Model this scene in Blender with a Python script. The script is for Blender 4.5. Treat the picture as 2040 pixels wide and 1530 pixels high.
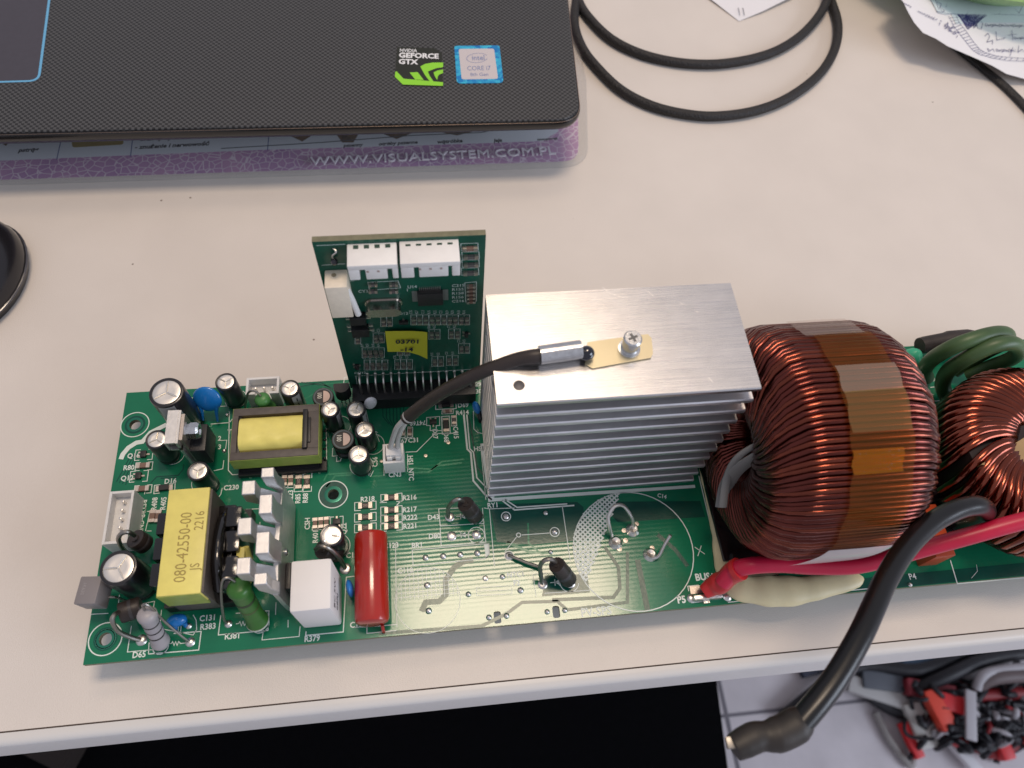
import bpy, bmesh, math, random
from math import pi, sin, cos, radians
from mathutils import Vector, Matrix
random.seed(7)
for _o in list(bpy.data.objects): bpy.data.objects.remove(_o)
SC = bpy.context.scene
COL = SC.collection
# ------------------------------------------------------------------ camera (units: 1 = 1 cm, z = 0 is the top of the main board)
CX = Vector((0.99290948, -0.10251189, 0.06018362))
CY = Vector((-0.0609632, -0.87376016, -0.48252116))
CZ = Vector((0.10205021, 0.47543085, -0.8738142))
FOC = 1498.77
CAM = Vector((0, 0, 21.3))
cd = bpy.data.cameras.new('camera'); cam = bpy.data.objects.new('camera', cd); COL.objects.link(cam)
m = Matrix(((CX[0], -CY[0], -CZ[0], 0), (CX[1], -CY[1], -CZ[1], 0), (CX[2], -CY[2], -CZ[2], 0), (0, 0, 0, 1)))
cam.matrix_world = Matrix.Translation(CAM) @ m
cd.sensor_width = 36; cd.lens = 36 * FOC / 2040
cd.clip_start = 0.5; cd.clip_end = 2000
cd.dof.use_dof = True; cd.dof.focus_distance = 22.5; cd.dof.aperture_fstop = 0.19
SC.camera = cam
# ------------------------------------------------------------------ world and lamps
W = bpy.data.worlds.new('World'); SC.world = W; W.use_nodes = True
bg = W.node_tree.nodes['Background']; bg.inputs[0].default_value = (0.64, 0.65, 0.76, 1); bg.inputs[1].default_value = 0.58
def area(name, loc, target, sx, sy, power, col):
    l = bpy.data.lights.new(name, 'AREA'); l.shape = 'RECTANGLE'; l.size = sx; l.size_y = sy; l.energy = power; l.color = col
    o = bpy.data.objects.new(name, l); COL.objects.link(o); o.location = loc
    o.rotation_euler = (Vector(target) - Vector(loc)).to_track_quat('-Z', 'Y').to_euler()
    return o
area('ceiling_panel_near', (18, 46, 200), (18, 45.9, 0), 66, 33, 175000, (1.0, 0.80, 0.61))
area('ceiling_panel_far', (14, 126, 205), (14, 125.9, 0), 75, 40, 42000, (1.0, 0.78, 0.55))
area('window', (235, -120, 105), (0, 10, 0), 150, 120, 390000, (0.78, 0.86, 1.0))
SC.view_settings.view_transform = 'Standard'; SC.view_settings.look = 'None'; SC.view_settings.exposure = 0.12; SC.view_settings.gamma = 1
# ------------------------------------------------------------------ geometry helpers
def _ray(u, v):
    q = Vector((u - 1020, v - 765, FOC))
    R3 = ((0.99290948, -0.10251189, 0.06018362), (-0.0609632, -0.87376016, -0.48252116), (0.10205021, 0.47543085, -0.8738142))
    return Vector([sum(R3[r][c] * q[r] for r in range(3)) for c in range(3)])
def P(u, v, z=0.0):
    d = _ray(u, v); return CAM + d * ((z - CAM.z) / d.z)
def PY(u, v, y):
    d = _ray(u, v); return CAM + d * ((y - CAM.y) / d.y)
def PX(u, v, x):
    d = _ray(u, v); return CAM + d * ((x - CAM.x) / d.x)
def pxcm(u, v, z=0.0):            # pixels per cm at that spot
    d = (P(u, v, z) - CAM); q = _ray(1020, 765).normalized(); return FOC / d.dot(q)

class MB:
    def __init__(s): s.v = []; s.f = []; s.T = Matrix.Identity(4); s.sm = []
    def add(s, vs, fs, smooth=True):
        n = len(s.v); s.v += [s.T @ Vector(p) for p in vs]; s.f += [tuple(i + n for i in f) for f in fs]; s.sm += [smooth] * len(fs); return s
    def box(s, a, b, bev=0.0):
        x0, y0, z0 = a; x1, y1, z1 = b
        if bev <= 0:
            return s.add([(x0,y0,z0),(x1,y0,z0),(x1,y1,z0),(x0,y1,z0),(x0,y0,z1),(x1,y0,z1),(x1,y1,z1),(x0,y1,z1)],
                         [(0,3,2,1),(4,5,6,7),(0,1,5,4),(1,2,6,5),(2,3,7,6),(3,0,4,7)])
        bm = bmesh.new(); bmesh.ops.create_cube(bm, size=1)
        for v in bm.verts: v.co = Vector(((x0+x1)/2 + v.co.x*(x1-x0), (y0+y1)/2 + v.co.y*(y1-y0), (z0+z1)/2 + v.co.z*(z1-z0)))
        bmesh.ops.bevel(bm, geom=bm.edges[:], offset=bev, segments=2, profile=0.6, affect='EDGES', clamp_overlap=True)
        bm.verts.ensure_lookup_table(); bm.verts.index_update()
        vs = [v.co.copy() for v in bm.verts]; fs = [tuple(v.index for v in f.verts) for f in bm.faces]; bm.free()
        return s.add(vs, fs)
    def lathe(s, prof, n=32, origin=(0,0,0), axis='Z', sx=1, sy=1, cap=True):
        vs = []; fs = []
        ox, oy, oz = origin
        for r, h in prof:
            for i in range(n):
                a = 2*pi*i/n; p = (r*cos(a)*sx, r*sin(a)*sy, h)
                if axis == 'X': p = (p[2], p[0], p[1])
                elif axis == 'Y': p = (p[0], p[2], p[1]); 
                vs.append((p[0]+ox, p[1]+oy, p[2]+oz))
        for k in range(len(prof)-1):
            for i in range(n):
                j = (i+1) % n
                q = (k*n+i, k*n+j, (k+1)*n+j, (k+1)*n+i)
                fs.append(q if axis != 'Y' else q[::-1])
        if not cap: return s.add(vs, fs)
        if prof[0][0] > 1e-6: fs.append(tuple(range(n))[::-1] if axis != 'Y' else tuple(range(n)))
        if prof[-1][0] > 1e-6:
            t = tuple(range((len(prof)-1)*n, len(prof)*n)); fs.append(t if axis != 'Y' else t[::-1])
        return s.add(vs, fs)
    def cyl(s, c, r, z0, z1, n=20, bev=0.0):
        if bev: pr = [(r-bev, z0), (r, z0+bev), (r, z1-bev), (r-bev, z1)]
        else: pr = [(r, z0), (r, z1)]
        return s.lathe(pr, n, (c[0], c[1], 0))
    def ball(s, c, rx, ry=None, rz=None, n=16, m=9):
        ry = ry or rx; rz = rz or rx
        vs = []; fs = []
        for k in range(m+1):
            t = -pi/2 + pi*k/m
            for i in range(n): a = 2*pi*i/n; vs.append((c[0]+rx*cos(t)*cos(a), c[1]+ry*cos(t)*sin(a), c[2]+rz*sin(t)))
        for k in range(m):
            for i in range(n): j = (i+1)%n; fs.append((k*n+i, k*n+j, (k+1)*n+j, (k+1)*n+i))
        return s.add(vs, fs)
    def tube(s, pts, r, n=10, closed=False, caps=True, flat=1.0):
        pts = [Vector(p) for p in pts]; N = len(pts)
        rs = r if isinstance(r, (list, tuple)) else [r]*N
        vs = []; fs = []; up = None
        for i in range(N):
            if closed: t = pts[(i+1)%N] - pts[i-1]
            else: t = pts[min(i+1,N-1)] - pts[max(i-1,0)]
            if t.length < 1e-9: t = Vector((0,0,1))
            t.normalize()
            if up is None: up = Vector((0,0,1)) if abs(t.z) < 0.9 else Vector((0,1,0))
            side = t.cross(up)
            if side.length < 1e-6: side = t.orthogonal()
            side.normalize(); up = side.cross(t).normalized()
            for k in range(n):
                a = 2*pi*k/n; vs.append(pts[i] + side*cos(a)*rs[i] + up*sin(a)*rs[i]*flat)
        M = N if closed else N-1
        for i in range(M):
            for k in range(n):
                l = (k+1)%n; j = (i+1)%N; fs.append((i*n+k, j*n+k, j*n+l, i*n+l))
        if not closed and caps: fs.append(tuple(range(n))); fs.append(tuple(range((N-1)*n, N*n))[::-1])
        return s.add(vs, fs)
    def prism(s, poly, z0, z1):
        n = len(poly); a = sum(poly[i][0]*poly[(i+1)%n][1]-poly[(i+1)%n][0]*poly[i][1] for i in range(n))
        if a < 0: poly = poly[::-1]
        vs = [(p[0],p[1],z0) for p in poly] + [(p[0],p[1],z1) for p in poly]
        fs = [tuple(range(n))[::-1], tuple(range(n,2*n))] + [(i,(i+1)%n,n+(i+1)%n,n+i) for i in range(n)]
        return s.add(vs, fs)
    def quad(s, a, b, c, d): return s.add([a,b,c,d], [(0,1,2,3)])
    def strip(s, pts, w, z=0.0, closed=False):      # flat line of width w in the local xy plane, butt joined by mitre
        pts = [Vector((p[0], p[1])) for p in pts]; N = len(pts)
        L = []; Rr = []
        for i in range(N):
            if closed: a, b, c = pts[i-1], pts[i], pts[(i+1)%N]
            else: a, b, c = pts[max(i-1,0)], pts[i], pts[min(i+1,N-1)]
            d1 = (b-a) if (b-a).length > 1e-9 else (c-b); d2 = (c-b) if (c-b).length > 1e-9 else d1
            d1 = d1.normalized(); d2 = d2.normalized()
            n1 = Vector((-d1.y, d1.x)); n2 = Vector((-d2.y, d2.x)); nn = n1+n2
            if nn.length < 1e-3: nn = n1
            nn.normalize(); k = w/2/max(0.45, nn.dot(n1))
            L.append(b+nn*k); Rr.append(b-nn*k)
        vs = [(p.x,p.y,z) for p in L]+[(p.x,p.y,z) for p in Rr]
        M = N if closed else N-1
        return s.add(vs, [(N+i, N+(i+1)%N, (i+1)%N, i) for i in range(M)])
    def ring(s, c, r, w, z=0.0, n=40, a0=0, a1=2*pi):
        full = abs(a1-a0-2*pi) < 1e-6
        return s.strip([(c[0]+r*cos(a0+(a1-a0)*i/n), c[1]+r*sin(a0+(a1-a0)*i/n)) for i in range(n + (0 if full else 1))], w, z, full)
    def text(s, txt, x, y, h, ang=0.0, z=0.0, squeeze=0.86, depth=0.0, bold=0.0, align='LEFT', italic=0.0):
        c = bpy.data.curves.new('t', 'FONT'); c.body = txt; c.size = h/0.72; c.resolution_u = 2; c.align_x = align; c.offset = bold*h; c.extrude = depth; c.shear = italic
        o = bpy.data.objects.new('t', c); me = bpy.data.meshes.new_from_object(o)
        ca, sa = cos(ang), sin(ang)
        vs = []
        for v in me.vertices:
            px, py = v.co.x*squeeze, v.co.y
            vs.append((x+px*ca-py*sa, y+px*sa+py*ca, z+v.co.z))
        s.add(vs, [tuple(p.vertices) for p in me.polygons], False)
        bpy.data.objects.remove(o); bpy.data.curves.remove(c); bpy.data.meshes.remove(me)
        return s

def smooth_path(pts, k=6, closed=False):
    pts = [Vector(p) for p in pts]; out = []; N = len(pts)
    rng = N if closed else N-1
    for i in range(rng):
        if closed: a, b, c, d = pts[i-1], pts[i], pts[(i+1)%N], pts[(i+2)%N]
        else: a, b, c, d = pts[max(i-1,0)], pts[i], pts[i+1], pts[min(i+2,N-1)]
        for j in range(k):
            t = j/k
            out.append(0.5*((2*b)+(c-a)*t+(2*a-5*b+4*c-d)*t*t+(3*b-a-3*c+d)*t**3))
    if not closed: out.append(pts[-1])
    return out
def lerp_list(vals, n):
    out = []
    for i in range(n):
        t = i/(n-1)*(len(vals)-1); k = min(int(t), len(vals)-2); out.append(vals[k]+(vals[k+1]-vals[k])*(t-k))
    return out

def mesh_of(name, mb, mat, angle=35):
    me = bpy.data.meshes.new(name); me.from_pydata([tuple(v) for v in mb.v], [], mb.f); me.validate()
    me.materials.append(mat); me.shade_smooth(); me.set_sharp_from_angle(angle=radians(angle)); me.update()
    return me
def obj(name, mb, mat, parent=None, label=None, angle=35, kind=None, mtx=None):
    me = mb if isinstance(mb, bpy.types.Mesh) else mesh_of(name, mb, mat, angle)
    o = bpy.data.objects.new(name, me); COL.objects.link(o)
    if mtx is not None: o.matrix_basis = mtx
    if parent is not None:
        o.parent = parent
        if parent.get('_root'): o.matrix_parent_inverse = Matrix.Translation(-Vector(parent.location))
    if label: o['label'] = label
    if kind: o['kind'] = kind
    return o
def part(name, mb, mat, parent, mtx=None, angle=35): return obj(name, mb, mat, parent, None, angle, None, mtx)
def thing(name, loc, label, cat, group=None):
    o = bpy.data.objects.new(name, None); COL.objects.link(o); o.location = loc; o.empty_display_size = 0.5
    o['label'] = label; o['category'] = cat; o['_root'] = 1
    if group: o['group'] = group
    return o
def tag(o, label, cat, group=None):
    o['label'] = label; o['category'] = cat
    if group: o['group'] = group
    return o
def copy_tree(o, mtx, parent=None, label=None):
    c = o.copy(); COL.objects.link(c); c.matrix_basis = mtx
    if parent is not None: c.parent = parent; c.matrix_parent_inverse = o.matrix_parent_inverse.copy()
    if 'label' in c and label is None and o.get('category') is None: del c['label']
    if label: c['label'] = label
    for ch in o.children:
        d = ch.copy(); COL.objects.link(d); d.parent = c; d.matrix_parent_inverse = ch.matrix_parent_inverse.copy()
    return c
# ------------------------------------------------------------------ materials
MATS = {}
def mat(name, col, rough=0.5, metal=0.0, noise=0.0, nscale=8.0, bump=0.0, bscale=60.0, coat=0.0, spec=0.5, aniso=0.0, trans=0.0, sss=0.0, rvar=0.0, ior=1.45):
    if name in MATS: return MATS[name]
    mt = bpy.data.materials.new(name); mt.use_nodes = True; nt = mt.node_tree; N = nt.nodes; L = nt.links
    b = N['Principled BSDF']; b.inputs['Base Color'].default_value = (*col, 1); b.inputs['Roughness'].default_value = rough
    b.inputs['Metallic'].default_value = metal; b.inputs['Coat Weight'].default_value = coat; b.inputs['Coat Roughness'].default_value = 0.12
    b.inputs['Specular IOR Level'].default_value = spec; b.inputs['Anisotropic'].default_value = aniso; b.inputs['Transmission Weight'].default_value = trans; b.inputs['IOR'].default_value = ior
    if sss: b.inputs['Subsurface Weight'].default_value = sss; b.inputs['Subsurface Radius'].default_value = (0.3, 0.3, 0.3); b.inputs['Subsurface Scale'].default_value = 0.3
    tc = N.new('ShaderNodeTexCoord')
    if noise or rvar:
        n = N.new('ShaderNodeTexNoise'); n.inputs['Scale'].default_value = nscale; n.inputs['Detail'].default_value = 6; L.new(tc.outputs['Object'], n.inputs['Vector'])
        if noise:
            mx = N.new('ShaderNodeMix'); mx.data_type = 'RGBA'; mx.inputs['A'].default_value = (*[c*(1-noise) for c in col], 1); mx.inputs['B'].default_value = (*[min(1, c*(1+noise)) for c in col], 1)
            cr = N.new('ShaderNodeMapRange'); cr.inputs['From Min'].default_value = 0.3; cr.inputs['From Max'].default_value = 0.7; L.new(n.outputs['Fac'], cr.inputs['Value']); L.new(cr.outputs['Result'], mx.inputs['Factor']); L.new(mx.outputs['Result'], b.inputs['Base Color'])
        if rvar:
            r2 = N.new('ShaderNodeMapRange'); r2.inputs['From Min'].default_value = 0.3; r2.inputs['From Max'].default_value = 0.7; r2.inputs['To Min'].default_value = max(0.02, rough-rvar); r2.inputs['To Max'].default_value = rough+rvar
            L.new(n.outputs['Fac'], r2.inputs['Value']); L.new(r2.outputs['Result'], b.inputs['Roughness'])
    if bump:
        n2 = N.new('ShaderNodeTexNoise'); n2.inputs['Scale'].default_value = bscale; n2.inputs['Detail'].default_value = 3; L.new(tc.outputs['Object'], n2.inputs['Vector'])
        bp = N.new('ShaderNodeBump'); bp.inputs['Strength'].default_value = bump; bp.inputs['Distance'].default_value = 0.02; L.new(n2.outputs['Fac'], bp.inputs['Height']); L.new(bp.outputs['Normal'], b.inputs['Normal'])
    MATS[name] = mt; return mt
def nodes(mt): return mt.node_tree.nodes, mt.node_tree.links, mt.node_tree.nodes['Principled BSDF']
def clear_film(name, col, alpha, rough=0.15, bump=0.0, bscale=12, tint=None):
    mt = mat(name, col, rough, bump=bump, bscale=bscale); N, L, b = nodes(mt)
    tr = N.new('ShaderNodeBsdfTransparent'); mx = N.new('ShaderNodeMixShader'); mx.inputs[0].default_value = alpha
    tr.inputs[0].default_value = (*(tint or [min(1, 0.55+c*0.6) for c in col]), 1)
    L.new(tr.outputs[0], mx.inputs[1]); L.new(b.outputs[0], mx.inputs[2]); L.new(mx.outputs[0], N['Material Output'].inputs[0]); return mt

desk_m = mat('desk_laminate', (0.645, 0.590, 0.535), 0.42, bump=0.35, bscale=28, noise=0.03, nscale=0.35)
N, L, b = nodes(desk_m)   # sparse dark specks
tc = N.new('ShaderNodeTexCoord'); vo = N.new('ShaderNodeTexVoronoi'); vo.inputs['Scale'].default_value = 0.55; L.new(tc.outputs['Object'], vo.inputs['Vector'])
lt = N.new('ShaderNodeMath'); lt.operation = 'LESS_THAN'; lt.inputs[1].default_value = 0.022; L.new(vo.outputs['Distance'], lt.inputs[0])
mx = N.new('ShaderNodeMix'); mx.data_type = 'RGBA'; mx.inputs['B'].default_value = (0.22, 0.17, 0.14, 1)
src = b.inputs['Base Color'].links[0].from_socket; L.new(src, mx.inputs['A']); L.new(lt.outputs[0], mx.inputs['Factor']); L.new(mx.outputs['Result'], b.inputs['Base Color'])
edge_m = mat('desk_edge_band', (0.62, 0.60, 0.57), 0.35, bump=0.05)
seam_m = mat('seam_brown', (0.05, 0.03, 0.02), 0.7)
floor_m = mat('floor_linoleum', (0.58, 0.54, 0.56), 0.55, noise=0.08, nscale=0.25, bump=0.1, bscale=3)
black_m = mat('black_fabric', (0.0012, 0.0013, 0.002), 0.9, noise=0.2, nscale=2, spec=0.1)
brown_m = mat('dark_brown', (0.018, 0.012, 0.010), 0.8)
# solder mask with copper relief: fine ridges where copper is meshed
pcb_m = mat('green_solder_mask', (0.009, 0.160, 0.078), 0.13, noise=0.14, nscale=0.6, spec=0.52, coat=0.0)
N, L, b = nodes(pcb_m)
tc = N.new('ShaderNodeTexCoord'); sp = N.new('ShaderNodeSeparateXYZ'); L.new(tc.outputs['Object'], sp.inputs[0])
wv = N.new('ShaderNodeTexWave'); wv.bands_direction = 'Y'; wv.inputs['Scale'].default_value = 2.5; wv.inputs['Distortion'].default_value = 0.6; wv.inputs['Detail'].default_value = 2; wv.inputs['Detail Scale'].default_value = 0.6; L.new(tc.outputs['Object'], wv.inputs['Vector'])
ns = N.new('ShaderNodeTexNoise'); ns.inputs['Scale'].default_value = 9; ns.inputs['Detail'].default_value = 4; L.new(tc.outputs['Object'], ns.inputs['Vector'])
mr = N.new('ShaderNodeMapRange'); mr.inputs['From Min'].default_value = -3; mr.inputs['From Max'].default_value = -1.2; L.new(sp.outputs['X'], mr.inputs['Value'])
mu = N.new('ShaderNodeMath'); mu.operation = 'MULTIPLY'; L.new(wv.outputs['Fac'], mu.inputs[0]); L.new(mr.outputs[0], mu.inputs[1])
ad = N.new('ShaderNodeMath'); ad.operation = 'MULTIPLY_ADD'; ad.inputs[1].default_value = 0.5; L.new(ns.outputs['Fac'], ad.inputs[0]); L.new(mu.outputs[0], ad.inputs[2])
bp = N.new('ShaderNodeBump'); bp.inputs['Strength'].default_value = 0.065; bp.inputs['Distance'].default_value = 0.012; L.new(ad.outputs[0], bp.inputs['Height']); L.new(bp.outputs['Normal'], b.inputs['Normal'])
pcb_lt = mat('copper_under_mask', (0.010, 0.20, 0.095), 0.25, noise=0.1, nscale=1.5, bump=0.15, bscale=10)
pcb_dk = mat('bare_mask_gap', (0.003, 0.066, 0.045), 0.25, noise=0.15, nscale=1.5, bump=0.1, bscale=10)
card_m = mat('dark_green_mask', (0.006, 0.075, 0.046), 0.3, noise=0.2, nscale=1.2, bump=0.1, bscale=12)
fr4_m = mat('board_edge', (0.16, 0.15, 0.09), 0.6, noise=0.15, nscale=6)
silk_m = mat('white_silkscreen', (0.70, 0.76, 0.70), 0.5)
silk_dim = mat('silkscreen_on_card', (0.48, 0.56, 0.52), 0.5)
solder_m = mat('solder', (0.76, 0.73, 0.69), 0.36, 1.0, bump=0.4, bscale=14, noise=0.2, nscale=12)
pad_m = mat('tinned_pad', (0.52, 0.46, 0.41), 0.42, 1.0, bump=0.15, bscale=20)
lead_m = mat('tinned_wire', (0.76, 0.73, 0.69), 0.36, 1.0, bump=0.05, bscale=20)
dlead_m = mat('dull_wire', (0.33, 0.31, 0.28), 0.42, 1.0, bump=0.1, bscale=18)
can_m = mat('aluminium_can_top', (0.80, 0.76, 0.70), 0.36, 1.0, bump=0.06, bscale=30)
sleeve_m = mat('black_sleeve', (0.014, 0.013, 0.015), 0.3, bump=0.05, bscale=10, coat=0.3)
stripe_m = mat('grey_stripe', (0.30, 0.30, 0.30), 0.35)
alu_m = mat('aluminium', (0.66, 0.655, 0.67), 0.36, 1.0, noise=0.06, nscale=3, bump=0.1, bscale=25)
alu_cast = mat('aluminium_matt', (0.62, 0.61, 0.60), 0.45, 1.0, noise=0.08, nscale=5, bump=0.15, bscale=20)
# brushed aluminium of the big heatsink; light balance painted in: fins paler, top darker
hs_m = mat('brushed_aluminium_brightened', (0.80, 0.795, 0.81), 0.4, 1.0, noise=0.05, nscale=2)
hs_top = mat('brushed_aluminium_top_darkened', (0.66, 0.645, 0.64), 0.3, 1.0, noise=0.05, nscale=2)
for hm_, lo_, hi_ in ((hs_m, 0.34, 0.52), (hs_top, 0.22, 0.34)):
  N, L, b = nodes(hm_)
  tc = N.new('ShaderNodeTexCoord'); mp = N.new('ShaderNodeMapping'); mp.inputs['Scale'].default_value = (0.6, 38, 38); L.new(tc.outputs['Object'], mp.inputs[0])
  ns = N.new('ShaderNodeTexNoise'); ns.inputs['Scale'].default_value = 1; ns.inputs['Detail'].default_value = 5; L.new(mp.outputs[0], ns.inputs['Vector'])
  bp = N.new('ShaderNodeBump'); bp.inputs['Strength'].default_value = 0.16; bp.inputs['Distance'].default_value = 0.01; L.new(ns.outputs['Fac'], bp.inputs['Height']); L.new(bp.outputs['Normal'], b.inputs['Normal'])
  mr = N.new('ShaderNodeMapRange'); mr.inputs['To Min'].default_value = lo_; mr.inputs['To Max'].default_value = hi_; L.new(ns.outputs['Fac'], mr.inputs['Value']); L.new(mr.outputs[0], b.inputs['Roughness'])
blackp_m = mat('black_plastic', (0.012, 0.012, 0.013), 0.42, bump=0.05, bscale=20)
varn_m = mat('varnished_black', (0.008, 0.007, 0.007), 0.12, coat=0.6, bump=0.5, bscale=5)
ferr_m = mat('ferrite_grey', (0.085, 0.07, 0.06), 0.5, noise=0.15, nscale=6, bump=0.1)
ytape_m = mat('yellow_tape', (0.74, 0.64, 0.17), 0.38, noise=0.06, nscale=3, bump=0.25, bscale=3)
gtape_m = mat('green_yellow_tape', (0.30, 0.36, 0.07), 0.35, noise=0.12, nscale=4, bump=0.2, bscale=4)
white_m = mat('white_nylon', (0.74, 0.72, 0.69), 0.42, noise=0.03, nscale=4, sss=0.15)
whitet_m = mat('translucent_nylon', (0.72, 0.71, 0.69), 0.35, noise=0.06, nscale=4, sss=0.3)
blue_m = mat('blue_ceramic', (0.010, 0.16, 0.48), 0.25, coat=0.4, bump=0.08, bscale=5)
red_m = mat('red_film_capacitor', (0.36, 0.018, 0.010), 0.2, coat=0.6, noise=0.1, nscale=2, bump=0.12, bscale=4)
greyres_m = mat('grey_resistor', (0.32, 0.30, 0.31), 0.4, bump=0.1, bscale=10)
greenres_m = mat('green_resistor', (0.035, 0.13, 0.02), 0.35, noise=0.1, nscale=4, bump=0.1, bscale=10)
band_m = mat('black_band', (0.01, 0.01, 0.01), 0.4)
greybox_m = mat('grey_film_box', (0.22, 0.20, 0.20), 0.5, bump=0.1)
cement_m = mat('white_ceramic', (0.74, 0.71, 0.68), 0.5, bump=0.08, bscale=20)
ink_m = mat('black_ink', (0.02, 0.02, 0.03), 0.6)
ink2_m = mat('faded_ink', (0.34, 0.25, 0.06), 0.5)
smdc_m = mat('smd_brown', (0.20, 0.12, 0.09), 0.5)
chip_m = mat('chip_black', (0.02, 0.018, 0.018), 0.45, bump=0.05)
copper_m = mat('enamelled_copper', (0.135, 0.029, 0.020), 0.22, 1.0, noise=0.3, nscale=1.2, coat=0.25)
copper2_m = mat('enamelled_copper_bright', (0.20, 0.046, 0.025), 0.20, 1.0, noise=0.25, nscale=1.3, coat=0.25)
core_m = mat('core_dark', (0.02, 0.012, 0.012), 0.5)
kapton_m = clear_film('amber_tape', (0.30, 0.13, 0.03), 0.16, 0.1, 0.3, 2.5, (1.0, 0.78, 0.48))
kapton2_m = clear_film('dusty_amber_tape', (0.40, 0.28, 0.12), 0.20, 0.3, 0.5, 2.5, (1.0, 0.85, 0.6))
clear_m = clear_film('clear_film', (0.72, 0.68, 0.66), 0.45, 0.2, 0.2, 2)
glue_m = mat('cream_silicone', (0.68, 0.60, 0.36), 0.42, noise=0.1, nscale=1.2, bump=0.35, bscale=2.2, sss=0.1)
redw_m = mat('red_wire', (0.50, 0.012, 0.050), 0.36, noise=0.06, nscale=1.5, bump=0.06, bscale=8)
redp_m = mat('red_sleeve', (0.48, 0.022, 0.025), 0.33, bump=0.12, bscale=6)
blkw_m = mat('black_wire', (0.006, 0.006, 0.0065), 0.3, bump=0.06, bscale=4)
shrink_m = mat('brown_black_sleeve', (0.032, 0.024, 0.021), 0.45, bump=0.1, bscale=6, noise=0.15, nscale=3)
bead_m = mat('glossy_black_resin', (0.006, 0.006, 0.012), 0.06, coat=0.8)
brass_m = mat('passivated_strip', (0.60, 0.52, 0.34), 0.36, 0.7, bump=0.05)
steel_m = mat('zinc_plated_steel', (0.68, 0.68, 0.67), 0.22, 1.0, bump=0.1, bscale=14, noise=0.1, nscale=10)
gcable_m = mat('green_cable', (0.055, 0.105, 0.038), 0.42, noise=0.3, nscale=0.8, bump=0.06, bscale=6)
strap_m = mat('grey_strap', (0.20, 0.20, 0.19), 0.4, bump=0.05)
drip_m = mat('white_disc', (0.74, 0.74, 0.76), 0.35)
label_m = mat('yellow_label', (0.52, 0.52, 0.03), 0.55)
wsleeve_m = mat('pale_wire', (0.50, 0.49, 0.46), 0.4, sss=0.1)
# ================================================================== SETTING
ZT = -1.15
def structure(name, mb, mat, parent=None):
    o = obj(name, mb, mat, parent)
    if parent is None: o['kind'] = 'structure'
    return o
mb = MB(); mb.box((-200, -260, -80), (260, 260, -75)); structure('floor', mb, floor_m)
mb = MB()
for u in (1470, 2300): 
    p = P(u, 1530, -75); mb.box((p.x-0.25, -200, -75), (p.x+0.25, 100, -74.97))
p = P(1500, 1420, -75); mb.box((-100, p.y-0.2, -75), (200, p.y+0.2, -74.975)); structure('floor_joint', mb, mat('joint_grey', (0.16, 0.15, 0.17), 0.7))
desk = thing('desk', (0, 30, ZT), 'pale beige laminate desk top with a rounded white front edge band', 'desk')
mb = MB(); mb.box((-60, 2.79, ZT-2.5), (70, 90, ZT)); obj('desk_top', mb, desk_m, desk)
# front edge band: rounded strip in front of a thin dark seam
y0 = 2.75
pr = [(y0, ZT-2.5), (y0, ZT-0.02)] + [(y0-0.28+0.20*0+0.2*sin(a)-0.0, 0) for a in []]
pf = [(y0, ZT-2.45), (y0, ZT-0.005)]
for k in range(9):
    a = pi/2*k/8; pf.append((y0-0.10-0.22*sin(a), ZT-0.005-0.22*(1-cos(a))))
pf.append((y0-0.32, ZT-2.40))
vs = []; fs = []
n = len(pf)
for x in (-60, 70): vs += [(x, q[0], q[1]) for q in pf]
for i in range(n): fs.append((i, (i+1) % n, n+(i+1) % n, n+i))
mb = MB(); mb.add(vs, fs); obj('edge_band', mb, edge_m, desk)
mb = MB(); mb.box((-60, 2.752, ZT-0.4), (70, 2.788, ZT-0.002)); obj('seam', mb, seam_m, desk)
mb = MB(); mb.box((-60, 88, -75), (70, 89.8, ZT-2.6)); obj('back_panel', mb, desk_m, desk)
# dark soft thing under the desk at the bottom of the picture
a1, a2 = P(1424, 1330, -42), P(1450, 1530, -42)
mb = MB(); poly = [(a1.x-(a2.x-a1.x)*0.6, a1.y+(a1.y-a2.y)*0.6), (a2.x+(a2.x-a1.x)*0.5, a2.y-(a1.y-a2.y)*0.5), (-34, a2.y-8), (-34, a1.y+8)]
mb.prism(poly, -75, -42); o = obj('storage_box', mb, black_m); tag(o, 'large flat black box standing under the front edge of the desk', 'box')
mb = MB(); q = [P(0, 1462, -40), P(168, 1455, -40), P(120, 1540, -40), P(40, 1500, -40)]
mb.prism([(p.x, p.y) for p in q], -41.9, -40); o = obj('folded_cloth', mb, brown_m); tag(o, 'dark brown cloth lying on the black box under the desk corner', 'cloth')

# ================================================================== MAIN BOARD
BX0, BX1, BY0, BY1, TH = -9.53, 21.0, 4.06, 12.115, 0.16
board = thing('circuit_board', (5, 8, ZT), 'long green power circuit board carrying capacitors, transformers, finned heatsink and copper toroids', 'circuit board')
def pcb_plate(outline, holes, z0, z1):
    c = bpy.data.curves.new('c', 'CURVE'); c.dimensions = '2D'; c.fill_mode = 'BOTH'; c.extrude = (z1-z0)/2
    for poly in [outline] + holes:
        s = c.splines.new('POLY'); s.points.add(len(poly)-1); s.use_cyclic_u = True
        for i, p in enumerate(poly): s.points[i].co = (p[0], p[1], 0, 1)
    o = bpy.data.objects.new('c', c); me = bpy.data.meshes.new_from_object(o)
    mb = MB(); mb.add([(v.co.x, v.co.y, v.co.z+(z0+z1)/2) for v in me.vertices], [tuple(p.vertices) for p in me.polygons], False)
    bpy.data.objects.remove(o); bpy.data.curves.remove(c); bpy.data.meshes.remove(me); return mb
def circ(p, r, n=28): return [(p[0]+r*cos(2*pi*i/n), p[1]+r*sin(2*pi*i/n)) for i in range(n)]
H1, H2, H3 = P(210, 1273), P(269, 846), P(664, 985)
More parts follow.
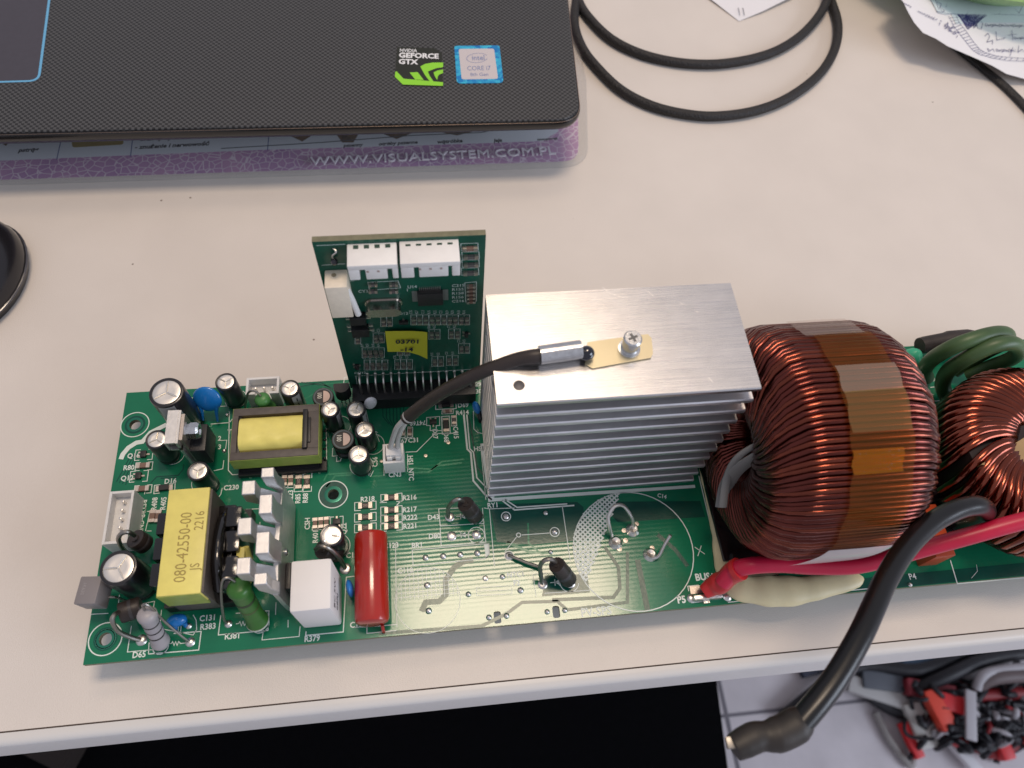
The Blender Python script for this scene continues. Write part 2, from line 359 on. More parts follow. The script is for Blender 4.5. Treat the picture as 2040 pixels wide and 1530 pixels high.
def slot(u, v, w=0.2, h=0.33):
    p = P(u, v); out = []
    for sx, sy in ((1,1),(-1,1),(-1,-1),(1,-1)):
        for k in range(5):
            a = {(1,1):0,(-1,1):pi/2,(-1,-1):pi,(1,-1):3*pi/2}[(sx,sy)] + pi/2*k/4
            out.append((p.x+sx*(w/2-0.06)+0.06*cos(a), p.y+sy*(h/2-0.06)+0.06*sin(a)))
    return out
holes = [circ(H1, 0.165), circ(H2, 0.165), circ(H3, 0.165), slot(991, 1230), slot(1108, 1219)]
mb = pcb_plate([(BX0, BY0), (BX1, BY0), (BX1, BY1), (BX0, BY1)], holes, -TH, 0)
pl = obj('board_plate', mb, pcb_m, board); pl.data.materials.append(fr4_m)
for pg in pl.data.polygons:
    if abs(pg.normal.z) < 0.5: pg.material_index = 1
for x in (-5, 3, 12):
    for y in (5.5, 10.5): mb = MB(); mb.cyl((x, y), 0.25, ZT, -TH, 10); obj('support_foot', mb, blackp_m, board)

# copper areas / bare gaps under the mask (flat print)
lt = MB(); dk = MB(); silk = MB()
def PP(pts, z=0): return [P(u, v, z).xy for u, v in pts]
def area_poly(mbx, pts, z):
    q = PP(pts); mbx.add([(p.x, p.y, z) for p in q], [tuple(range(len(q)))], False)
Z1, Z2, Z3 = 0.003, 0.0055, 0.008
def trace(mbx, pts, w, z=Z1): mbx.strip(PP(pts), w, z)
# dark gaps
trace(dk, [(755,1262),(960,1247),(1010,1222),(1040,1200),(1110,1198),(1130,1215),(1250,1200),(1250,1100)], 0.09)
trace(dk, [(943,1115),(925,1118),(905,1130),(888,1155),(888,1185),(875,1198),(848,1200),(840,1218)], 0.16)
trace(dk, [(1205,1090),(1232,1130),(1235,1172),(1222,1190),(1100,1195)], 0.10)
area_poly(dk, [(975,1005),(1150,1000),(1162,1010),(1170,1075),(1060,1085),(990,1080)], Z1)
area_poly(dk, [(1195,1000),(1395,998),(1405,1030),(1230,1040)], Z1+0.0006)
area_poly(dk, [(1085,1148),(1170,1143),(1175,1180),(1080,1188)], Z1+0.0012)
trace(dk, [(1310,1065),(1345,1095),(1370,1128)], 0.12, Z1+0.002)
area_poly(dk, [(1480,1175),(2100,1115),(2100,1140),(1480,1200)], Z1)
trace(dk, [(1270,1115),(1290,1215)], 0.16, Z1+0.001)
for k, off in enumerate((0, 7, 14, 21)):    # bundle of fine traces in the left border
    trace(dk, [(262+off-k*2, 905),(232+off-k, 960+k*2)], 0.03)
trace(dk, [(300,963),(312,950),(355,947),(365,935),(366,925)], 0.035)
trace(dk, [(320,953),(352,951)], 0.035)
for k in range(7):
    trace(dk, [(762+k*7,800),(763+k*7,830+k*3),(775+k*5,845+k*3)], 0.028)
trace(dk, [(930,790),(945,812),(955,842)], 0.03); trace(dk, [(915,790),(935,835),(950,930),(975,960)], 0.05)
trace(lt, [(770,945),(855,940),(870,928),(920,922)], 0.06); trace(lt, [(790,930),(860,935),(880,920),(925,915)], 0.05)
trace(lt, [(645,958),(652,945),(700,942),(716,950),(810,945)], 0.05)
trace(lt, [(650,970),(668,948),(700,946)], 0.05)
trace(lt, [(600,800),(640,775),(650,765),(690,762)], 0.035)
trace(dk, [(600,762),(650,768),(665,775),(700,776)], 0.04)
trace(dk, [(590,772),(640,762),(668,780)], 0.03)
for p, r in ((H3, 0.42), (H1, 0.30), (H2, 0.30)): dk.add([(x, y, Z1) for x, y in circ(p, r, 32)] + [(x, y, Z1) for x, y in circ(p, 0.17, 32)], [(i, (i+1) % 32, 32+(i+1) % 32, 32+i) for i in range(32)], False)
trace(lt, [(1010,1080),(1055,1100),(1075,1100)], 0.08)
trace(lt, [(1052,1042),(1053,1082),(1078,1103),(1094,1102)], 0.05, Z1+0.0015)
def face_up(mb):
    for i, f in enumerate(mb.f):
        a = sum(mb.v[f[k]].x*mb.v[f[(k+1) % len(f)]].y-mb.v[f[(k+1) % len(f)]].x*mb.v[f[k]].y for k in range(len(f)))
        if a < 0: mb.f[i] = f[::-1]
    return mb
face_up(dk); face_up(lt)
obj('dark_trace', dk, pcb_dk, board, kind='stuff'); obj('light_trace', lt, pcb_lt, board, kind='stuff')

# --- silkscreen
def sl(pts, w=0.026, closed=False, z=Z3): silk.strip(PP(pts), w, z, closed)
def st(txt, u, v, h=0.155, ang=0.0, sq=0.92, bold=0.035):
    p = P(u, v); silk.text(txt, p.x, p.y, h, radians(ang), Z3, sq, bold=bold)
def sc_(u, v, r, w=0.022, a0=0, a1=360): silk.ring(P(u, v), r, w, Z3, 48, radians(a0), radians(a1))
for t in [("Q16",253,913),("R80",245,937),("Q12",240,958),("D16",327,964),("C230",445,977),("D65",263,1311),("R383",398,1255),("C131",397,1238),
          ("R381",447,1274),("R379",606,1279),("R218",718,1000),("R216",802,997),("R217",802,1021),("R222",803,1037),("R221",803,1054),
          ("D43",852,1036),("D80",854,1074),("BR1",820,1092),("C123",764,1093),("C110",792,1143),("RY1",971,1012),("NTC1",1010,1151),("F2",1023,1167),
          ("CN3",774,951),("L7",669,920),("C31",813,882),("67",799,883),("D69",912,812),("R414",908,827),("HS1",944,899),("29",947,770),("30",948,784),("T1",453,865),("C12",697,1251),("C12",689,1112),("2",434,878),("3",434,895),("7",640,929)]:
    st(*t)
for txt, u, v, a in [("RSTAR GND",283,996,-90),("R85",598,1003,90),("R88",613,1002,90),("C223",583,1003,90),("C56",752,930,90),("HS1_NTC",813,908,-90),
                     ("D27",862,855,-90),("D68",884,862,-90),("C415",903,850,-90),("CSH",617,1055,90),("R401",633,1082,90),("Q22",690,1065,90),("74T68",848,838,180),("R408",311,1017,90),("R405",329,1016,90)]:
    st(txt, u, v, 0.15, a)
st("BUS+", 1386, 1157, 0.20, bold=0.05); st("P5", 1350, 1202, 0.20, bold=0.05); st("P4", 1812, 1155, 0.18, bold=0.015); st("PV-SPS", 1158, 1229, 0.24, bold=0.015); st("C14", 1309, 990, 0.13, -18)
sc_(210,1273,0.42,0.03); sc_(210,1273,0.24,0.02); sc_(269,846,0.41,0.03); sc_(664,985,0.42,0.03)
sl([(241,915),(245,905),(256,892),(272,882),(284,880),(300,862),(332,846)], 0.14)
# component outlines
sl([(457,820),(455,937),(463,946),(651,932),(650,850)], 0.025)
sl([(420,845),(457,842),(463,835)],0.025); sl([(440,878),(452,877),(449,898)],0.02); sl([(446,917),(444,934),(426,938)],0.02)
sl([(420,812),(432,810),(480,808)],0.022)
sl([(291,1010),(282,1040)],0.02); sl([(279,975),(290,977),(288,985)],0.02)
sl([(293,1019),(302,1019)],0.02); sl([(292,1058),(302,1058)],0.02); sl([(299,1019),(290,1058)],0.02)
sl([(262,1247),(254,1299),(318,1293),(297,1281),(296,1303)],0.022); sl([(296,1303),(396,1295),(401,1258),(346,1262)],0.026)
sl([(335,1282),(342,1282),(344,1278),(347,1286),(350,1278),(353,1286),(356,1278),(360,1282),(370,1281)],0.02); sc_(320,1288,0.2,0.022)
sl([(180,1224),(216,1222)],0.02); sl([(236,1205),(238,1185)],0.02); sl([(273,1205),(308,1198),(305,1217)],0.02)
sl([(322,1215),(318,1252),(385,1265),(392,1254),(391,1236),(385,1225)],0.02); sl([(356,1247),(355,1258)],0.02); sl([(361,1247),(360,1258)],0.02)
sl([(440,1226),(435,1265),(534,1256),(536,1217),(470,1222)],0.024); sl([(470,1243),(476,1242),(478,1238),(481,1247),(484,1238),(487,1246),(490,1242)],0.02); sc_(518,1243,0.24,0.024)
sl([(525,1255),(522,1275),(596,1268),(598,1248)],0.02); sl([(550,1200),(549,1225)],0.02); sl([(574,1235),(574,1250)],0.02); sl([(610,1258),(609,1266),(684,1259),(690,1150),(706,1148)],0.026)
sl([(708,1250),(760,1247),(790,1244)],0.02); sl([(731,1250),(731,1262),(790,1256)],0.02); sl([(788,1082),(789,1160),(791,1250)],0.018)
sl([(490,1015),(545,1012)],0.02); sl([(518,1040),(517,1075)],0.02); sl([(443,972),(440,985),(432,995)],0.02)
for u, v, r in [(405,962,.33),(470,795,.33),(345,905,.33),(371,822,.52),(720,927,.34),(743,885,.34),(672,1088,.36),(677,848,.33)]: sc_(u, v, r, 0.018)
sl([(753,868),(757,868)],0.015); sl([(755,866),(755,871)],0.015); sl([(732,944),(738,944)],0.02); sl([(735,940),(735,948)],0.02); sl([(738,950),(744,938)],0.02)
sl([(663,893),(662,909),(694,907)],0.022); sl([(753,862),(748,860),(756,880)],0.018)
sl([(725,797),(945,787),(945,768)],0.028); sl([(685,763),(686,752),(700,751)],0.022); sl([(686,764),(702,763)],0.02); sl([(947,763),(973,763)],0.02)
sl([(765,948),(765,900)],0.02); sl([(812,940),(812,905)],0.02); sl([(808,901),(830,900),(862,868),(862,864),(912,863)],0.022)
sl([(868,858),(880,858)],0.018)
# D27, D68, C415, D69 boxes
sl([(850,832),(876,830),(876,848),(869,848),(869,857),(857,858),(857,848),(850,848)],0.022,True)
sl([(880,830),(895,829),(897,864),(881,865)],0.024,True); sl([(899,829),(909,828),(910,848),(900,849)],0.02,True)
sl([(868,802),(908,800),(909,814),(868,816)],0.026,True); sl([(881,817),(904,816),(903,824),(880,825)],0.02,True)
sl([(812,852),(822,851),(822,871),(811,872)],0.022,True); sl([(799,852),(807,852),(807,872),(798,872)],0.022,True)
# twin white bus lines left of the heatsink
sl([(924,826),(931,895),(938,902),(943,958),(966,985),(980,996)],0.055); sl([(930,826),(936,894),(943,901),(950,952),(975,978)],0.04)
sl([(1000,997),(1025,1016),(1144,1007)],0.045); sl([(1006,995),(1030,1011),(1130,1004)],0.04)
sl([(957,884),(968,996)],0.02)
sl([(962,816),(960,768)],0.02); sl([(943,819),(944,855),(952,862),(966,865)],0.022); sl([(962,856),(966,882)],0.022); sl([(958,808),(972,808)],0.02); sl([(960,838),(968,836)],0.03); sl([(961,842),(968,841)],0.03)
q = PP([(957,884),(966,883),(985,992),(1384,966),(1385,972),(973,1000)]); silk.add([(p.x,p.y,Z3) for p in q], [(0,1,2,5),(2,3,4,5)], False)
# D43 / D80 / RY1 / BR1 / D-diode
sl([(920,1012),(874,1014),(877,1048),(964,1043),(961,1012)],0.022); sl([(877,1051),(879,1088),(968,1080),(964,1045)],0.022)
for du, dv in ((0,0),(1,37)):
    sl([(909+du,1029+dv),(932+du,1028+dv)],0.02); sl([(917+du,1023+dv),(918+du,1035+dv)],0.02)
    a_, b_, c_ = PP([(917+du,1029+dv),(926+du,1023+dv),(927+du,1034+dv)]); silk.add([(a_.x,a_.y,Z3),(c_.x,c_.y,Z3),(b_.x,b_.y,Z3)], [(0,1,2)], False)
sc_(948,1030,0.22,0.02); sc_(949,1066,0.235,0.022)
sl([(964,1012),(975,1014),(985,1127)],0.022); sl([(975,1014),(1025,1012)],0.022); sl([(1120,1008),(1136,1117)],0.022)
for u, v, r in [(1008,1029,.135),(1105,1060,.135),(1033,1066,.06),(1014,1107,.13)]: sc_(u, v, r, 0.028)
sl([(1039,1066),(1095,1062)],0.024); sl([(1029,1070),(1006,1099)],0.022)
sl([(821,1096),(974,1083),(975,1104),(967,1113),(823,1127)],0.02,True); q = PP([(964,1084),(974,1083),(975,1104),(968,1113)]); silk.add([(p.x,p.y,Z3) for p in q[::-1]], [(0,1,2,3)], False)
sl([(1096,1161),(1119,1159)],0.02); sl([(1105,1154),(1106,1167)],0.02); a_, b_, c_ = PP([(1105,1160),(1114,1154),(1115,1166)]); silk.add([(a_.x,a_.y,Z3),(c_.x,c_.y,Z3),(b_.x,b_.y,Z3)], [(0,1,2)], False); sl([(1115,1154),(1115,1167)],0.02); sc_(1134,1160,0.27,0.02,100,350)
sl([(1085,1182),(1175,1176)],0.02)
sc_(1262,1095,1.765,0.03); sc_(852,1195,0.90,0.014)
sl([(949,1171),(1019,1167),(1020,1183),(950,1187)],0.012,True); sl([(950,1178),(1019,1175)],0.01)
sl([(1062,1144),(1068,1190)],0.014); sl([(1062,1144),(1090,1142)],0.014)
sl([(1392,948),(1436,1132)],0.032); sl([(1384,1090),(1404,1104)],0.022); sl([(1397,1087),(1390,1108)],0.022)
sl([(1372,1178),(1370,1168),(1392,1166)],0.028); sl([(1377,1201),(1405,1198)],0.024); sl([(1452,1198),(1450,1190)],0.02); sl([(1450,1200),(1760,1170)],0.026)
sl([(1740,1150),(1746,1175)],0.022); sl([(1893,1116),(1907,1163),(2040,1151)],0.03); sl([(1945,1125),(1947,1138),(1935,1152)],0.012)
sl([(1853,772),(1870,770)],0.03); sl([(1850,800),(1892,797)],0.025); sl([(1850,808),(1888,806)],0.025); sl([(1846,788),(1860,786)],0.02); sl([(1835,712),(1850,712),(1855,717)],0.02)
for u, v in ((1857,755),(1882,787),(1872,754),(1900,780)):
    sc_(u, v, 0.085, 0.016)
    p = P(u, v)
    for k in (-1, 0, 1): silk.strip([(p.x+k*0.035-0.04, p.y+0.06), (p.x+k*0.035+0.04, p.y-0.06)], 0.012, Z3)
# minus-side hatch of the removed big capacitor: a real lattice of lines, clipped to the segment
cc = P(1262,1095); RC = 1.765
chA, chB = P(1238,978), P(1172,1150)
def side(x, y): return (chB.x-chA.x)*(y-chA.y)-(chB.y-chA.y)*(x-chA.x)
sg = 1 if side(cc.x-RC, cc.y) > 0 else -1
def hatch(center, R, inside, step, w, a0):
    for a in (a0, a0+pi/2):
        d = Vector((cos(a), sin(a))); nrm = Vector((-d.y, d.x)); k = -int(R/step)-1
        while k*step < R:
            run = None
            for i in range(101):
                t = -R+2*R*i/100; p = Vector((center[0], center[1]))+nrm*k*step+d*t
                ok = (p-Vector((center[0], center[1]))).length < R and inside(p.x, p.y)
                if ok and run is None: run = p.copy()
                if (not ok or i == 100) and run is not None:
                    if (p-run).length > 0.05: silk.strip([run, p], w, Z3+(0.0004 if a > a0 else 0))
                    run = None
            k += 1
hatch(cc, RC, lambda x, y: side(x, y)*sg > 0, 0.105, 0.048, radians(37))
c2 = P(852, 1195); hatch(c2, 0.9, lambda x, y: y > c2.y+0.03, 0.12, 0.012, 0.0)
obj('silkscreen_print', face_up(silk), silk_m, board, kind='stuff')

# --- solder pads and vias: rings and domes
def pad(u, v, r=0.1, dome=0.05, hole=False, ring=0.0):
    p = P(u, v); mb = MB()
    if hole:
        mb.lathe([(r*0.45, 0.001), (r*0.5, 0.014), (r, 0.012), (r*1.05, 0.001)], 20, (p.x, p.y, Z1+0.002), cap=False); mb.cyl((p.x, p.y), r*0.46, 0, Z1+0.002, 12)
    else:
        mb.lathe([(r*1.08, 0.0), (r, 0.012), (r*0.8, 0.012+dome*0.5), (r*0.45, 0.01+dome*0.9), (0.0001, 0.01+dome)], 18, (p.x, p.y, Z1+0.002))
    o = obj('solder_joint', mb, solder_m if not hole else pad_m, board)
    return o
for u, v, r, d in [(848,1111,.085,.05),(883,1108,.085,.05),(917,1105,.085,.05),(951,1102,.09,.06),(851,1166,.085,.05),(854,1217,.085,.08),(933,1184,.075,.06),(1037,1176,.085,.06),
                   (1001,1149,.075,.05),(967,1152,.075,.02),(974,1230,.075,.06),(1009,1227,.075,.06),(1090,1219,.07,.06),(1125,1216,.07,.06),(1008,1029,.085,.03),(1087,1022,.065,.03),
                   (1105,1060,.09,.06),(1097,1100,.065,.05),(282,1275,.14,.06),(379,1279,.12,.05),(455,1243,.1,.05),(688,1133,.15,.03),(900,1068,.13,.03),(949,1065,.13,.05),
                   (447,898,.07,.05),(453,827,.06,.05),(1813,1165,.06,.05),(376,1247,.08,.04),(944,820+60,.0,.0)]:
    if r: pad(u, v, r, d)
for u, v, r in [(893,882,.055),(848,908,.05),(760,919,.045)]: pad(u, v, r, 0, True)
for (u, v) in [(1226,1081),(1260,1056),(1295,1105)]:
    p = P(u, v); mb = MB(); mb.lathe([(0.21,0),(0.20,0.015),(0.16,0.06),(0.12,0.12),(0.05,0.10),(0.0001,0.08)], 20, (p.x,p.y,Z1+0.002))
    o = obj('capacitor_pad', mb, solder_m, board)
for (u, v) in [(1246,1077),(1234,1094),(1243,1057),(1268,1044),(1299,1092)]: pad(u, v, 0.07, 0, True)
# plated rims of the three mounting holes
for p, r in ((H1,.25),(H2,.22),(H3,.24)):
    mb = MB(); mb.lathe([(0.166,-TH),(0.166,Z3),(r,Z3),(r+0.02,Z2)], 32, (p.x,p.y,0), cap=False); obj('hole_rim', mb, mat('rim_green', (0.02, 0.17, 0.11), 0.25, 0.4), board)
# bent cut-off capacitor leads
mb = MB(); mb.tube(smooth_path([P(1219,1068,.1),P(1214,1048,.5),P(1212,1030,.75),P(1224,1009,.95),P(1242,1008,.85),P(1258,1030,.5),P(1262,1048,.15)],6), 0.055, 10); obj('wire_loop', mb, lead_m, board)
mb = MB(); mb.tube(smooth_path([P(1300,1113,.08),P(1312,1108,.2),P(1324,1085,.5),P(1336,1066,.75)],6), 0.05, 10); obj('wire_stub', mb, lead_m, board)

# ================================================================== COMPONENTS ON THE MAIN BOARD
def label_it(o, s):
    if s: o['label'] = s
    return o
def T3(x, y, z=0, a=0): return Matrix.Translation((x, y, z)) @ Matrix.Rotation(a, 4, 'Z')
CAPM = {}
def electro(u, v, rpx, h, vent=0.0, label=None, stripe=None, lean=(0, 0)):
    p = P(u, v, h); r = rpx/pxcm(u, v, h)
    s = MB(); s.lathe([(r*0.93, 0.03), (r, 0.07), (r, 0.16), (r*0.955, 0.20), (r, 0.25), (r, h-0.06), (r*0.97, h-0.015), (r*0.90, h), (r*0.80, h-0.004), (r*0.79, h-0.02)], 36)
    o = part('electrolytic_capacitor', s, sleeve_m, board, T3(p.x, p.y)); label_it(o, label)
    t = MB(); R = r*0.795
    nseg = 36; rows = [(R, h-0.018), (R*0.9, h-0.008), (R*0.55, h-0.014), (R*0.1, h-0.016), (0.0001, h-0.016)]
    t.lathe(rows, nseg); part('can_top', t, can_m, o)
    g = MB()
    for k in range(3):
        a = radians(vent)+k*2*pi/3
        for sgn in (-1, 1):
            d = Vector((cos(a), sin(a), 0)); q = Vector((-d.y, d.x, 0))*0.05*r*sgn; hh = Vector((0,0,h-0.010))
            g.add([d*0.01+hh+Vector((0,0,-0.002)), d*R*0.93+hh, d*R*0.93+q+hh+Vector((0,0,0.016)), d*0.03+q+hh+Vector((0,0,0.014))], [(0,1,2,3) if sgn > 0 else (3,2,1,0)], False)
    part('vent_score', g, mat('score_metal', (0.9, 0.85, 0.76), 0.3, 1.0), o)
    if stripe is not None:
        q = MB(); a0, a1 = radians(stripe[0]), radians(stripe[1]); vs = []; fs = []
        for i in range(9):
            a = a0+(a1-a0)*i/8
            for hz in (0.27, h-0.07): vs.append(((r+0.004)*cos(a), (r+0.004)*sin(a), hz))
        for i in range(8): fs.append((2*i, 2*i+2, 2*i+3, 2*i+1))
        q.add(vs, fs); part('polarity_stripe', q, stripe_m, o)
        q = MB(); am = (a0+a1)/2
        for k in range(3):
            z = 0.45+k*(h-0.7)/2.2
            vs = [((r+0.008)*cos(am+da), (r+0.008)*sin(am+da), z+dz) for da, dz in ((-.06,-.09),(.06,-.09),(.06,.09),(-.06,.09))]
            q.add(vs, [(0,1,2,3)], False)
        part('minus_mark', q, ink_m, o)
    return o
for a in [(331,781,34,2.0,90,'largest black electrolytic capacitor at the back left corner, above the screwed transistor',(-115,-60)),
          (311,875,21.5,1.2,85,'black electrolytic capacitor left of the aluminium bracket',None),
          (394,938,21.5,1.15,30,'black electrolytic capacitor in front of the screwed transistor',None),
          (449,760,20.6,1.25,30,'black electrolytic capacitor at the back edge, right of the blue disc',None),
          (577,773,19.8,1.3,35,'black electrolytic capacitor at the back edge, right of the white connector',(-80,-30)),
          (657,815,18.6,1.15,10,'black electrolytic capacitor touching the right end of the flat transformer',(-50,10)),
          (709,815,19,1.15,70,'black electrolytic capacitor beside the white disc',(-50,10)),
          (726,856,19.6,1.1,-20,'black electrolytic capacitor left of the sensor plug',None),
          (714,905,21,1.05,90,'black electrolytic capacitor nearest the front in the group by the sensor plug',None),
          (660,1066,24,1.25,-15,'black electrolytic capacitor behind the white cement block',None),
          (235,1131,36.5,1.7,60,'large black electrolytic capacitor near the front left corner',(150,200))]:
    electro(a[0], a[1], a[2], a[3], a[4], a[5], a[6])

def choke100(u, v, rpx, h):
    p = P(u, v, h); r = rpx/pxcm(u, v, h); s = MB()
    s.lathe([(r*0.9,0.0),(r*0.95,0.03),(r*0.95,h*0.25),(r*0.8,h*0.3),(r*0.8,h*0.6),(r,h*0.66),(r,h-0.03),(r*0.96,h)], 30)
    o = part('drum_inductor', s, blackp_m, board, T3(p.x, p.y)); 
    t = MB(); t.ring((0,0), r*0.83, r*0.12, h+0.003, 30); part('rim', t, mat('slate', (0.07, 0.10, 0.11), 0.4), o)
    t = MB(); vs = [(r*0.62*cos(radians(a))+r*0.02, r*0.62*sin(radians(a)), h+0.003) for a in range(-90, 91, 12)]; t.add(vs, [tuple(range(len(vs)))], False); part('half_disc_mark', t, mat('pinkish_print', (0.62, 0.46, 0.38), 0.5), o)
    t = MB(); t.text('100', -r*0.52, r*0.50, r*0.42, radians(-90), h+0.003, 0.8, bold=0.03); part('printed_value', t, mat('print_pale', (0.6, 0.58, 0.5), 0.5), o)
    return o
label_it(choke100(643.5, 790, 21, 0.55), 'round black inductor marked 100 at the back edge')
label_it(choke100(683, 875, 22.5, 0.75), 'round black inductor marked 100 in the middle of the small capacitors')

# TO-92 transistor
p = P(689, 800); s = MB(); s.prism([(p.x+0.24*cos(radians(a)), p.y+0.24*sin(radians(a))) for a in range(-200, 21, 20)], 0.5, 1.05)
part('small_transistor', s, blackp_m, board, None, 50)
s = MB()
for k in (-1,0,1): s.box((p.x+k*0.12-0.02, p.y-0.02, 0), (p.x+k*0.12+0.02, p.y+0.02, 0.5))
part('transistor_leg', s, lead_m, board)
def disc(u, v, z, rx, rz, t, ang, m_, name, label, leads=True, tilt=0.0, n=20):
    p = P(u, v, z); s = MB(); s.ball((0,0,0), rx, t, rz, 24, 12)
    M = Matrix.Translation(p) @ Matrix.Rotation(radians(ang), 4, 'Z') @ Matrix.Rotation(radians(tilt), 4, 'X')
    o = part(name, s, m_, board, M, 60); label_it(o, label)
    if leads:
        for k in (-1, 1):
            q = MB(); q.tube([(k*rx*0.55, 0, -rz*0.6), (k*rx*0.5, 0, -rz-0.05), (k*rx*0.5, 0.0, -rz-0.35)], [t*0.6, t*0.4, 0.03], 8)
            part('coated_lead', q, m_, o)
    return o
disc(413, 795, 0.85, 0.43, 0.42, 0.13, -8, blue_m, 'disc_capacitor', 'large blue disc capacitor at the back edge', True, -32)
disc(352, 1236, 0.32, 0.26, 0.17, 0.17, 8, blue_m, 'disc_capacitor', 'small blue disc capacitor beside the grey banded resistor', True, -20)
disc(697, 1172, 0.55, 0.10, 0.30, 0.24, 10, blue_m, 'disc_capacitor', 'blue disc capacitor squeezed against the red film capacitor', False)
disc(949, 812, 0.5, 0.11, 0.25, 0.2, 20, blue_m, 'disc_capacitor', 'small blue disc capacitor left of the big heatsink', False)
p = P(957, 842); s = MB(); s.tube([(p.x-0.03,p.y+0.25,0.3),(p.x,p.y+0.05,0.2),(p.x,p.y,0.0)],[0.09,0.07,0.03],8); part('coated_lead', s, blackp_m, board)
disc(738, 803, 0.75, 0.20, 0.34, 0.09, 20, drip_m, 'disc_capacitor', 'white disc standing beside the right-hand capacitors', False)

# white wire housings ----------------------------------------------------
def shrouded(cx, cy, w, d, h, npin, m_, label, wall=0.07, floor=0.42, pins=True, axis='x', slots=False):
    s = MB(); x0, x1, y0, y1 = cx-w/2, cx+w/2, cy-d/2, cy+d/2
    s.box((x0,y0,0),(x1,y1,floor))
    s.box((x0,y0,floor+.0),(x0+wall,y1,h)); s.box((x1-wall,y0,floor),(x1,y1,h))
    s.box((x0+wall,y1-wall,floor),(x1-wall,y1,h))
    if slots:
        s.box((x0+wall,y0,floor),(x0+w*0.28,y0+wall,h)); s.box((x1-w*0.28,y0,floor),(x1-wall,y0+wall,h))
        s.box((x0+w*0.28,y0+0.002,floor),(x1-w*0.28,y0+wall-0.002,h*0.55))
    else: s.box((x0+wall,y0,floor),(x1-wall,y0+wall,h))
    o = part('white_connector', s, m_, board); label_it(o, label)
    for k in range(npin):
        t = (k-(npin-1)/2)*0.25; q = MB()
        px, py = (cx+t, cy) if axis == 'x' else (cx, cy+t)
        q.box((px-0.032,py-0.032,floor),(px+0.032,py+0.032,h-0.12), 0.01); part('pin', q, lead_m, o)
    return o
c = P(240, 1033, 0.6); shrouded(c.x, c.y, 0.66, 1.52, 0.75, 5, whitet_m, 'white five-pin connector socket on the left edge of the board', axis='y')
c = P(526, 774, 0.6); shrouded(c.x, c.y, 0.98, 0.58, 0.8, 3, whitet_m, 'white three-pin connector socket at the back edge of the board', slots=True)
c = P(784, 907, 0.6); shrouded(c.x, c.y, 0.60, 0.62, 0.75, 0, white_m, 'white two-pin socket that takes the sensor plug')

# green round-topped choke with lead loop
def axial(top, bot, rpx, m_, name, label, bands=(), ztop=1.2, zbot=0.25, lead=None, dumb=True, bandm=None, lr=0.035, leadm=None):
    a, b_ = P(*top, ztop), P(*bot, zbot); r = rpx/pxcm(*top, ztop); Ln = (b_-a).length; s = MB()
    if dumb: prof = [(0.0001,0),(r*0.55,0.01),(r*0.85,0.05*1.2),(r,0.14),(r*0.98,0.24),(r*0.86,0.33),(r*0.84,Ln-0.33),(r*0.98,Ln-0.24),(r,Ln-0.14),(r*0.8,Ln-0.03),(r*0.5,Ln),(0.0001,Ln)]
    else: prof = [(0.0001,0),(r*0.9,0.0),(r,0.04),(r,Ln-0.04),(r*0.9,Ln),(0.0001,Ln)]
    s.lathe(prof, 24); M = Matrix.Translation(a) @ (b_-a).to_track_quat('Z', 'Y').to_matrix().to_4x4()
    o = part(name, s, m_, board, M); label_it(o, label)
    for f, wd, bm_ in bands:
        q = MB(); rr_ = r*(0.86 if dumb and 0.2 < f < 0.8 else 1.0)*1.015; q.lathe([(rr_*0.98, f*Ln-wd/2-0.004), (rr_, f*Ln-wd/2), (rr_, f*Ln+wd/2), (rr_*0.98, f*Ln+wd/2+0.004)], 24)
        part('colour_band', q, bm_, o)
    if lead:
        q = MB(); q.tube(smooth_path([P(*w) for w in lead], 6), lr, 8); part('bent_lead', q, leadm or dlead_m, board)
    return o
axial((519,791),(540,818),15.5,mat('green_bead', (0.06,0.20,0.05), 0.4, bump=0.1, bscale=8),'bead_inductor','small green round-ended part in front of the white three-pin socket',(),1.1,0.2,[(519,788,1.12),(508,779,1.3),(495,782,1.15),(490,800,0.5),(488,815,0.0)])
axial((290,1219),(322,1284),19.5,greyres_m,'power_resistor','grey banded resistor standing at the front left corner',[(.30,.045,band_m),(.47,.045,band_m),(.64,.05,band_m)],1.75,0.15,[(288,1214,1.78),(284,1206,1.95),(297,1207,1.95),(330,1240,1.0),(368,1272,0.25),(379,1278,0.0)],lr=0.034)
axial((472,1166),(516,1242),24,greenres_m,'power_resistor','green banded resistor standing in front of the yellow block transformer',[(.33,.09,mat('dark_olive',(0.02,0.035,0.012),0.4)),(.52,.08,mat('olive',(0.05,0.09,0.02),0.4)),(.93,.05,mat('white_band',(0.5,0.5,0.45),0.4))],2.1,0.15,[(468,1158,2.15),(455,1151,2.3),(443,1158,2.2),(441,1190,1.3),(446,1232,0.3),(454,1243,0.0)],lr=0.036)
def diode(top, bot, rpx, ztop, zbot, lead, label):
    a, b_ = P(*top, ztop), P(*bot, zbot); r = rpx/pxcm(*top, ztop); Ln = (b_-a).length; s = MB()
    s.lathe([(0.0001,0),(r*0.35,0.0),(r*0.4,0.03),(r*0.95,0.02),(r,0.06),(r,Ln*0.45),(r*0.99,Ln*0.5),(r,Ln*0.55),(r,Ln-0.04),(r*0.9,Ln)], 24)
    M = Matrix.Translation(a) @ (b_-a).to_track_quat('Z', 'Y').to_matrix().to_4x4()
    o = part('diode', s, shrink_m, board, M); label_it(o, label)
    q = MB(); q.lathe([(r*1.005, Ln*0.47), (r*1.02, Ln*0.48), (r*1.02, Ln*0.62), (r*1.005, Ln*0.63)], 24); part('polarity_band', q, mat('band_grey', (0.05,0.047,0.05), 0.4), o)
    q = MB(); q.tube(smooth_path([P(*w) for w in lead], 6), 0.062, 10); part('bent_lead', q, dlead_m, board)
    return o
